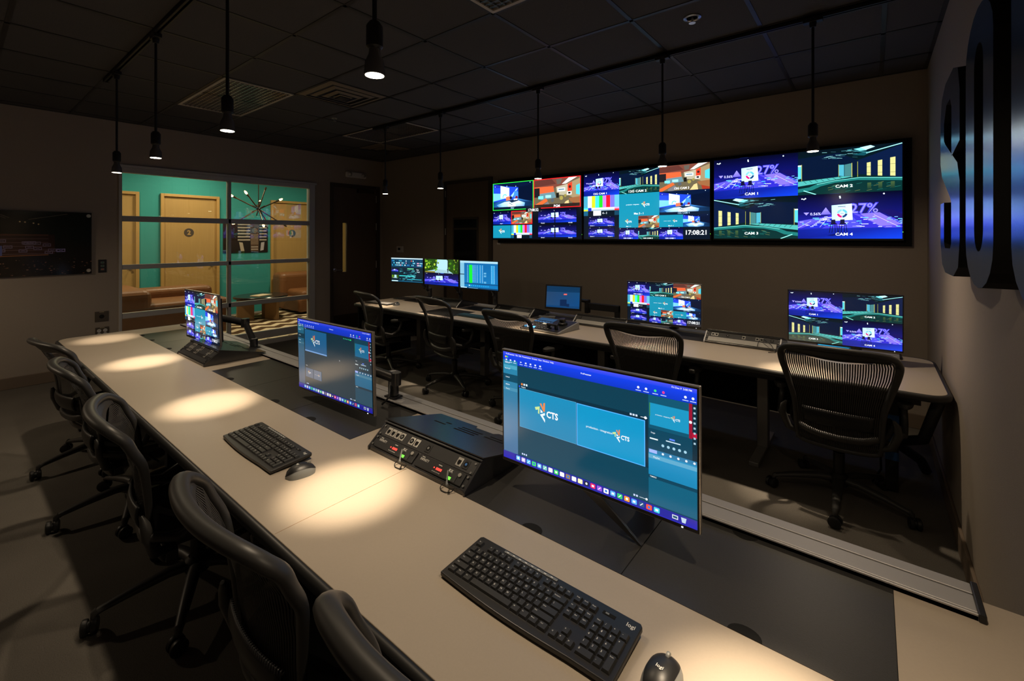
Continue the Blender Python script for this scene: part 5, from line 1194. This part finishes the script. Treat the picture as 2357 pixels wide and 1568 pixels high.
kr(1.2, [('Shift', 2.25, 'key')] + K('ZXCVBNM,./') + [('Shift', 2.75, 'key'), 1.25, ('^', 1, 'navigation_key'), 1.25] + K('123', 'numpad_key'))
kr(0.2, [('Ctrl', 1.25, 'key'), ('Win', 1.25, 'key'), ('Alt', 1.25, 'key'), ('', 6.25, 'space_bar'), ('Alt', 1.25, 'key'), ('Fn', 1.25, 'key'), ('Menu', 1.25, 'key'), ('Ctrl', 1.25, 'key'), 0.25, ('<', 1, 'navigation_key'), ('v', 1, 'navigation_key'), ('>', 1, 'navigation_key'), 0.25, ('0', 2, 'numpad_key'), ('.', 1, 'numpad_key')])
ROWS.append((21.5, 2.2, 1, 2, '+', 'numpad_key')); ROWS.append((21.5, 0.2, 1, 2, 'Enter', 'numpad_key'))
KW = 22.5 * U
def key_mesh(w, h, lab):
    b = MB(); g = 0.0011; x1, y1 = w * U - g, h * U - g; t = 0.0022; z = 0.0052
    b.add([(g, g, 0), (x1, g, 0), (x1, y1, 0), (g, y1, 0), (g + t, g + t * 0.9, z), (x1 - t, g + t * 0.9, z), (x1 - t, y1 - t * 0.5, z), (g + t, y1 - t * 0.5, z)],
          [(3, 2, 1, 0), (4, 5, 6, 7), (0, 1, 5, 4), (1, 2, 6, 5), (2, 3, 7, 6), (3, 0, 4, 7)], 0)
    if lab:
        vs, fs, x0, x_1 = text_mesh(lab, 0.012); k = 0.0062 if len(lab) == 1 else 0.0036
        b.add([(g + t + 0.0018 + (a - x0) * k, y1 - t - 0.0016 - 0.72 * k + c_ * k, z + 0.00012) for a, c_ in vs], fs, 1)
    return b
def keyboard(label, loc, rz):
    t = thing('keyboard', label, 'keyboard', loc, R(rz), 'black computer keyboards on the front desk')
    tilt = Matrix.Rotation(R(3.5), 4, 'X')
    L, D = KW / 2 + 0.0095, 0.0
    # outline: straight back, gently waved front with a palm lip
    n = 24; f = [(-L + 2 * L * i / n, -0.0715 - 0.0055 * math.sin(PI * min(1.0, i / n * 1.25)) - 0.002 * math.sin(PI * i / n)) for i in range(n + 1)]
    outl = f + [(L, 0.070), (L - 0.006, 0.076), (-L + 0.006, 0.076), (-L, 0.070)]
    MB().prism(outl, 0.003, 0.014, axis='z').xf(tilt).build('body', M['kbody'], t, bevel=0.0025, seg=3)
    MB().prism([(x * 0.985, y * 0.95) for x, y in outl], 0.0005, 0.004, axis='z').xf(tilt).build('underside', M['blackmatte'], t)
    b = MB()
    for sx in (-1, 1): b.box(sx * (L - 0.05) - 0.015, sx * (L - 0.05) + 0.015, 0.045, 0.058, -0.002, 0.006)
    b.build('foot', M['black'], t)
    for (x, y, w, h, lab, part) in ROWS:
        yy = -0.0625 + y * U * 1.0
        o = key_mesh(w, h, lab).build(part, [M['key'], M['legend']], t, recalc=False)
        o.matrix_local = tilt @ Matrix.Translation((-KW / 2 + x * U, yy, 0.0142))
    b = MB(); b.box(-0.135, 0.02, 0.0635, 0.070, 0.0142, 0.0158).xf(tilt); ms = b.build('media_strip', M['grey'], t, bevel=0.0006)
    b = MB()
    for i in range(8): b.box(-0.128 + 0.0185 * i, -0.122 + 0.0185 * i, 0.0655, 0.068, 0.0159, 0.0160)
    b.xf(tilt).build('media_icons', M['legend'], ms)
    b = MB(); b.box(0.140, 0.168, 0.052, 0.060, 0.0142, 0.0146).xf(tilt); s = b.build('power_slot', M['blackmatte'], t)
    b = MB(); b.box(0.146, 0.154, 0.054, 0.058, 0.0146, 0.0156).xf(tilt); b.build('slider', M['grey'], s)
    vs, fs, x0, x1 = text_mesh('logi', 0.012); k = 0.0135
    MB().add([(0.192 + (a - x0) * k, 0.054 + c_ * k, 0.01425) for a, c_ in vs], fs).xf(tilt).build('lettering', M['legend'], t, recalc=False)
    return t
keyboard('black keyboard with white legends in the foreground beside the large monitor', (-0.582, 0.806, ZD + 0.004), 0.0)
keyboard('black keyboard farther along the front desk between middle monitor and radio turret', (-1.815, 0.765, ZD + 0.004), -1.0)
def mouse(label, loc, rz, s=1.0):
    t = thing('mouse', label, 'mouse', loc, R(rz), 'computer mice')
    def shell(top, k0, k1, grow=0.0):
        rows = []
        for i in range(13):
            v = -1 + 2 * i / 12
            hw = (0.0295 + 0.003 * math.cos(v * 1.6)) * math.sqrt(max(0.0, 1 - abs(v) ** 3.2)) * s - 0.0003 + grow
            H = (0.034 + 0.004 * math.cos(v * PI * 0.6)) * math.sqrt(max(0.0, 1 - abs(v * 0.97) ** 2.6)) * s + grow
            H = max(H, 0.004)
            row = []
            for j in range(13):
                a = PI * (k0 + (k1 - k0) * j / 12)
                row.append((-math.cos(a) * max(hw, 0.0005), v * 0.0495 * s, H * math.sin(a) ** 0.75 if math.sin(a) > 0 else 0.0))
            rows.append(row)
        return rows
    MB().grid(shell(0, 0.0, 1.0)).build('body', M['grey'], t, smooth=True)
    top = MB().grid(shell(1, 0.22, 0.78, 0.0007)).build('top_shell', M['black'], t, smooth=True)
    MB().lathe([(0, -0.003), (0.006, -0.003), (0.007, 0), (0.006, 0.003), (0, 0.003)], 0, 0.027 * s, 0.0335 * s, seg=14, axis='x').build('scroll_wheel', M['grey'], t, smooth='auto')
    vs, fs, x0, x1 = text_mesh('logi', 0.012); k = 0.010 * s
    MB().add([((a - (x0 + x1) / 2) * k, -0.012 * s + c_ * k, 0.0391 * s) for a, c_ in vs], fs).build('lettering', M['legend'], top, recalc=False)
    return t
mouse('black and grey mouse in the bottom foreground right of the near keyboard', (-0.297, 0.806, ZD), -4.0)
mouse('black and grey mouse tucked against the farther front desk keyboard', (-1.521, 0.756, ZD), -12.0, 0.98)
mouse('small black mouse on the far end of the back desk', (-4.44, 3.36, ZD), 15.0, 1.0)
def flat_keyboard(label, loc, rz, w, d, mk, mb, group):
    t = thing('keyboard', label, 'keyboard', loc, R(rz))
    MB().box(-w / 2, w / 2, -d / 2, d / 2, 0, 0.012).build('body', mb, t, bevel=0.003)
    b = MB(); nx = 18; nyk = 5
    for i in range(nx):
        for j in range(nyk):
            x = -w / 2 + 0.012 + (w - 0.024) * i / nx; y = -d / 2 + 0.012 + (d - 0.024) * j / nyk
            b.box(x + 0.001, x + (w - 0.024) / nx - 0.001, y + 0.001, y + (d - 0.024) / nyk - 0.001, 0.012, 0.017)
    b.build('keys', mk, t)
flat_keyboard('light keyed keyboard on the far end of the back desk', (-4.72, 3.33, ZD), 2, 0.43, 0.135, mat('pale_keys', (0.42, 0.41, 0.40), 0.5), M['black'], None)
flat_keyboard('dark teal flat keyboard on the back desk before the grey turret', (-3.16, 3.36, ZD), 0, 0.42, 0.13, mat('teal_keys', (0.02, 0.06, 0.075), 0.5), mat('teal_dark', (0.015, 0.04, 0.05), 0.5), None)

# ------------------------------------------------------------------ vision mixer and small back desk things
vm = thing('vision_mixer', 'small vision mixer panel with lit buttons on the back desk', 'control panel', (-2.24, 3.34, ZD), R(-3))
MB().prism([(-0.16, 0), (0.16, 0), (0.16, 0.062), (-0.16, 0.012)], -0.21, 0.21, axis='x').build('body', mat('mixer_grey', (0.28, 0.27, 0.25), 0.4, 0.2), vm, bevel=0.003)
sl = math.atan2(0.05, 0.32)
TV = Matrix.Translation((0, -0.16, 0.0125)) @ Matrix.Rotation(sl, 4, 'X')
MB().box(-0.195, 0.195, 0.01, 0.31, 0, 0.002).xf(TV).build('deck', M['black'], vm)
rr = random.Random(3)
for r_ in range(5):
    for i in range(9):
        x = -0.18 + 0.030 * i; y = 0.03 + 0.036 * r_
        if r_ >= 2 and i > 6: continue
        mm = M['key']
        if r_ == 0 and i in (0, 1, 2, 3): mm = M['ledblue'] if i != 1 else M['ledwhite']
        if r_ == 1 and i in (0, 1): mm = M['ledpink']
        if r_ == 4: mm = M['bluetag']
        if r_ == 3 and i in (4, 5): mm = M['legend']
        MB().box(x, x + 0.022, y, y + 0.024, 0.002, 0.009).xf(TV).build('button', mm, vm, bevel=0.0015)
MB().box(-0.18, 0.0, 0.225, 0.295, 0.002, 0.004).xf(TV).build('upper_display', M['bluetag'], vm)
b = MB(); b.box(0.05, 0.07, 0.06, 0.09, 0.002, 0.03).box(0.13, 0.15, 0.06, 0.09, 0.002, 0.03).box(0.045, 0.155, 0.062, 0.088, 0.03, 0.046); b.xf(TV).build('transition_lever', M['black'], vm, bevel=0.003)
MB().lathe([(0, 0.002), (0.042, 0.002), (0.040, 0.02), (0.028, 0.03), (0.030, 0.05), (0.026, 0.056), (0, 0.057)], 0.12, 0.20, 0, seg=24).xf(TV).build('joystick', M['black'], vm, smooth='auto')
tl = thing('control_tablet', 'small tilted touch tablet on the right end of the back desk', 'tablet', (-0.215, 3.80, ZD), R(-6))
TT = Matrix.Rotation(R(-25), 4, 'X')
MB().box(-0.105, 0.105, -0.006, 0.008, 0.004, 0.125).xf(TT).build('body', M['bezelsil'], tl, bevel=0.003)
cv = Cv(0.185, 0.098); tablet_ui(cv); o = cv.build('screen', M['screen'], tl); o.matrix_local = TT @ Matrix.Translation((0, -0.0068, 0.064))
MB().prism([(0.0, 0.0), (0.10, 0.0), (0.055, 0.085)], -0.04, 0.04, axis='x').build('stand', M['black'], tl)
sp = thing('desk_speaker', 'short black cylinder beside the small tablet on the back desk', 'speaker', (-0.088, 3.79, ZD))
MB().lathe([(0, 0), (0.030, 0), (0.032, 0.004), (0.032, 0.10), (0.030, 0.108), (0, 0.108)], seg=28).build('body', mat('charcoal_shell', (0.06, 0.055, 0.05), 0.35), sp, smooth='auto')
MB().lathe([(0.024, 0.108), (0.028, 0.112), (0.022, 0.114), (0, 0.113)], seg=28).build('cap_ring', M['silver'], sp, smooth='auto')
bx = thing('blue_adapter', 'small blue topped box right of the black cylinder on back desk', 'box', (0.03, 3.76, ZD), R(-8))
MB().box(-0.045, 0.045, -0.03, 0.03, 0, 0.03).build('case', M['black'], bx, bevel=0.003); MB().box(-0.038, 0.038, -0.0305, -0.03, 0.006, 0.026).build('blue_label', M['bluetag'], bx)
rm = thing('remote_control', 'dark handset lying on the black panel left of the dim touch monitor', 'remote', (-2.56, 3.78, ZD + 0.0012), R(20))
MB().box(-0.085, 0.085, -0.02, 0.02, 0, 0.02).build('body', M['grey'], rm, bevel=0.006); MB().box(-0.06, 0.02, -0.012, 0.012, 0.02, 0.0215).build('keypad', M['black'], rm)

# ------------------------------------------------------------------ mesh backed office chair (faces +Y, wheels on the floor)
def interp(tab, z):
    for (z0, a), (z1, b_) in zip(tab, tab[1:]):
        if z0 <= z <= z1:
            k = (z - z0) / (z1 - z0); k = k * k * (3 - 2 * k) * 0.5 + k * 0.5
            return a + (b_ - a) * k
    return tab[0][1] if z < tab[0][0] else tab[-1][1]
HW = [(0.345, 0.175), (0.40, 0.192), (0.50, 0.196), (0.60, 0.205), (0.70, 0.228), (0.80, 0.256), (0.86, 0.262), (0.90, 0.25), (0.93, 0.22)]
PY = [(0.345, -0.150), (0.42, -0.185), (0.50, -0.205), (0.62, -0.215), (0.74, -0.240), (0.84, -0.285), (0.93, -0.345)]
def bp(x, z): return (x, interp(PY, z) + 0.75 * x * x, z)
def chair():
    t = thing('office_chair', '', 'office chair', (0, 0, 0))
    # star base: five legs, each with a twin wheel caster
    for k in range(5):
        T = Matrix.Rotation(R(90 + 36 + 72 * k), 4, 'Z')
        b = MB()
        b.tube([(0.03, 0, 0.115), (0.10, 0, 0.118), (0.22, 0, 0.100), (0.325, 0, 0.078)], [(0.026, 0.022), (0.026, 0.020), (0.022, 0.016), (0.016, 0.011)], 10)
        b.tube([(0.32, 0, 0.08), (0.332, 0, 0.072), (0.335, 0, 0.055)], [0.016, 0.014, 0.010], 10)
        b.xf(T); lg = b.build('base_leg', M['chair'], t, smooth='auto', angle=50)
        c = MB(); q = Matrix.Translation((0.345, 0, 0.030)) @ Matrix.Rotation(R(40 * k), 4, 'Z')
        w1 = MB()
        for sy in (-1, 1): w1.lathe([(0, sy * 0.006), (0.028, sy * 0.006), (0.030, sy * 0.010), (0.030, sy * 0.022), (0.024, sy * 0.026), (0, sy * 0.026)], 0, 0, 0, seg=18, axis='y')
        w1.tube([(0, -0.008, 0), (0, 0.008, 0)], 0.02, 12)
        w1.xf(T @ q).build('caster', M['black'], lg, smooth='auto')
    MB().lathe([(0, 0.085), (0.045, 0.085), (0.050, 0.095), (0.048, 0.135), (0.034, 0.15), (0.028, 0.15), (0.028, 0.27), (0.018, 0.27), (0.018, 0.36), (0, 0.36)], seg=20).build('gas_column', M['black'], t, smooth='auto')
    b = MB(); b.box(-0.085, 0.085, -0.12, 0.11, 0.335, 0.395).box(-0.20, 0.20, -0.13, -0.09, 0.345, 0.385); b.tube([(0.085, 0.03, 0.36), (0.24, 0.05, 0.37)], 0.007, 8)
    b.build('tilt_mechanism', M['chair'], t, bevel=0.012)
    # seat
    def sp_(u, v):   # u -1..1, v -1 back..1 front
        hw = 0.235 + 0.02 * v
        z = 0.445 - 0.022 * (1 - u * u) * (1 - 0.3 * v) - 0.035 * max(0, v - 0.55) ** 2 * 5 + 0.008 * u * u
        return (u * hw, 0.03 + 0.225 * v, z)
    rim = [sp_(math.copysign(abs(math.cos(a)) ** 0.55, math.cos(a)), math.copysign(abs(math.sin(a)) ** 0.55, math.sin(a))) for a in [2 * PI * i / 40 for i in range(40)]]
    MB().tube(rim, [(0.014, 0.020)] * 40, 10, closed=True).build('seat_frame', M['chair'], t, smooth=True)
    rows = []
    for i in range(11):
        v = -0.97 + 1.94 * i / 10; e = (1 - abs(v) ** 3.6) ** (1 / 3.6)
        rows.append([sp_(e * (-0.98 + 1.96 * j / 14), v) for j in range(15)])
    MB().grid(rows).build('seat', M['mesh'], t, smooth=True)
    # back frame
    loop = []
    zs = [0.352, 0.40, 0.46, 0.52, 0.60, 0.68, 0.76, 0.82, 0.865]
    right = [bp(interp(HW, z), z) for z in zs]
    right += [bp(0.250, 0.895), bp(0.222, 0.916), bp(0.17, 0.926), bp(0.09, 0.931)]
    left = [(-p[0], p[1], p[2]) for p in reversed(right)]
    loop = right + [bp(0.0, 0.933)] + left + [bp(-0.10, 0.343), bp(0.0, 0.341), bp(0.10, 0.343)]
    loop = crom(loop, 4, True); n = len(loop); rad = []
    for p in loop:
        z = p[2]; k = max(0, min(1, (z - 0.55) / 0.35)); rad.append((0.011 + 0.006 * k, 0.013 + 0.009 * k))
    MB().tube(loop, rad, 12, closed=True).build('backrest_frame', M['chair'], t, smooth=True)
    # top of the frame is a broad lip
    b = MB(); rws = []
    for i in range(4):
        k = i / 3; row = []
        for j in range(21):
            u = -1 + 2 * j / 20; x = u * (0.235 - 0.012 * k); z0 = 0.928 - 0.028 * abs(u) ** 4; zz_ = z0 - (0.020 + 0.040 * (1 - u * u) ) * k
            row.append(bp(x, zz_))
        rws.append(row)
    b.grid(rws).build('top_band', M['chair'], t, smooth=True, solid=0.008)
    # woven back: narrow vertical strands with gaps
    b = MB(); ns = 46
    for i in range(ns):
        xf_ = -1 + 2 * (i + 0.5) / ns; rows_l = []
        zt = 0.905 - 0.05 * (1 - xf_ * xf_)
        for j in range(15):
            z = 0.35 + (zt - 0.35) * j / 14; w = interp(HW, z) * 0.985; hw = w / ns * 0.62
            x = xf_ * w; rows_l.append([bp(x - hw, z), bp(x + hw, z)])
        b.grid(rows_l)
    b.build('backrest_mesh', M['mesh'], t, smooth=True, recalc=False)
    # lumbar pad
    rws = []
    for i in range(7):
        z = 0.485 + 0.085 * i / 6; rws.append([(x, bp(x, z)[1] - 0.014 - 0.010 * math.sin(PI * i / 6), z) for x in [interp(HW, z) * 0.80 * (-1 + 2 * j / 16) for j in range(17)]])
    MB().grid(rws).build('lumbar_pad', M['black'], t, smooth=True, solid=0.008)
    # arms
    for sx in (-1, 1):
        b = MB()
        b.tube([(sx * 0.18, -0.13, 0.385), (sx * 0.235, -0.165, 0.42), (sx * 0.262, -0.188, 0.50), (sx * 0.255, -0.195, 0.545), (sx * 0.240, -0.205, 0.575)], [0.017, 0.019, 0.020, 0.016, 0.006], 12)
        b.tube([(sx * 0.262, -0.185, 0.50), (sx * 0.285, -0.10, 0.475), (sx * 0.292, -0.02, 0.515), (sx * 0.290, 0.01, 0.58), (sx * 0.288, 0.01, 0.615)], [0.017, 0.016, 0.015, 0.015, 0.018], 12)
        a = b.build('armrest', M['chair'], t, smooth='auto', angle=60)
        pts = [(sx * 0.288 + 0.042 * math.cos(k * PI / 12) * (1.0 if math.sin(k * PI / 12) < 0 else 0.85), 0.01 + 0.125 * math.sin(k * PI / 12)) for k in range(24)]
        MB().prism(pts, 0.615, 0.645, axis='z').build('arm_pad', M['chair'], a, bevel=0.010, seg=3)
    return t
CF = [(-4.18, 0.700, 9, -0.07, 'black mesh chair at the far end of the front desk by the lounge wall'),
      (-3.30, 0.695, -3, -0.07, 'black mesh chair second from the lounge wall at the front desk'),
      (-2.30, 0.690, -9, -0.07, 'black mesh chair with grey lit back in the middle of the front desk'),
      (-1.20, 0.690, -2, -0.03, 'black mesh chair nearest whole one in the lower left foreground'),
      (-0.485, 0.700, 4, 0.015, 'black mesh chair cut off at the bottom edge below the near keyboard')]
CB = [(-4.40, 3.22, -10, -0.02, 'black mesh chair at the left end of the back desk near the dark door'),
      (-3.36, 3.27, -9, 0.0, 'black mesh chair before the joined monitors, showing its wheels and grey seat'),
      (-2.36, 3.17, -6, -0.02, 'black mesh chair in front of the vision mixer at the back desk'),
      (-1.235, 3.22, 0, 0.0, 'black mesh chair before the back desk feed grid monitor'),
      (-0.155, 3.27, 0, 0.0, 'black mesh chair nearest the right wall at the back desk')]
c0 = chair()
LOWER = ('base_leg', 'gas_column')
for i, (x, y, rz, dz, lb) in enumerate(CF + CB):
    c = c0 if i == 0 else dup(c0)
    c.location = (x, y, 0); c.rotation_euler = (0, 0, R(rz)); c['label'] = lb; c['group'] = 'mesh office chairs at the two control desks'
    for ch_ in c.children:
        nm = ch_.name.split('.')[0]
        if nm in LOWER: 
            if nm == 'base_leg': pass
        else: ch_.location.z = dz

# ------------------------------------------------------------------ unseen ceiling downlights added to light the lounge
for x, y, e, lb in ((-8.3, 1.2, 42, 'unseen lounge downlight added above the sofa'), (-8.3, 4.4, 42, 'unseen lounge downlight added nearest the armchair'), (-9.2, 2.8, 26, 'unseen lounge downlight added before the door numbered 2')):
    dl = thing('downlight', lb, 'ceiling light', (x, y, 2.95))
    MB().lathe([(0.185, 0.0), (0.20, 0.0), (0.20, -0.006), (0.18, -0.012), (0.178, 0.0)], seg=32).build('trim_ring', M['white'], dl, smooth='auto')
    MB().lathe([(0, -0.003), (0.178, -0.003), (0.178, -0.001), (0, -0.001)], seg=32).build('diffuser', emit('downlight_glow', (1.0, 0.80, 0.52), 3.0), dl)
    L = bpy.data.lights.new('downlight_beam', 'AREA'); L.shape = 'DISK'; L.size = 0.34; L.energy = e; L.color = (1.0, 0.80, 0.52)
    o = bpy.data.objects.new('downlight_beam', L); COL.objects.link(o); o.location = (0, 0, -0.014); o.parent = dl
w = bpy.data.worlds.new('World'); SC.world = w; w.use_nodes = True
w.node_tree.nodes['Background'].inputs[0].default_value = (0.0, 0.0, 0.0, 1); w.node_tree.nodes['Background'].inputs[1].default_value = 0.0

# ------------------------------------------------------------------ camera
cam = bpy.data.cameras.new('camera'); cam.sensor_width = 36; cam.sensor_fit = 'HORIZONTAL'; cam.lens = 1042.0 / 2357 * 36
cam.shift_x = 0.0; cam.shift_y = (547.5 - 784) / 2357; cam.clip_start = 0.02; cam.clip_end = 60
co = bpy.data.objects.new('camera', cam); COL.objects.link(co); co.location = (0, 0, 1.525); co.rotation_euler = (R(90), 0, R(38.55)); SC.camera = co
SC.view_settings.view_transform = 'Standard'; SC.view_settings.look = 'None'; SC.view_settings.exposure = 0.0; SC.view_settings.gamma = 1.0; SC.view_settings.use_curve_mapping = False
cy = SC.cycles
cy.use_denoising = True; cy.use_light_tree = True; cy.max_bounces = 8; cy.diffuse_bounces = 4; cy.glossy_bounces = 4; cy.transparent_max_bounces = 12; cy.sample_clamp_indirect = 6.0
cy.caustics_reflective = False; cy.caustics_refractive = False
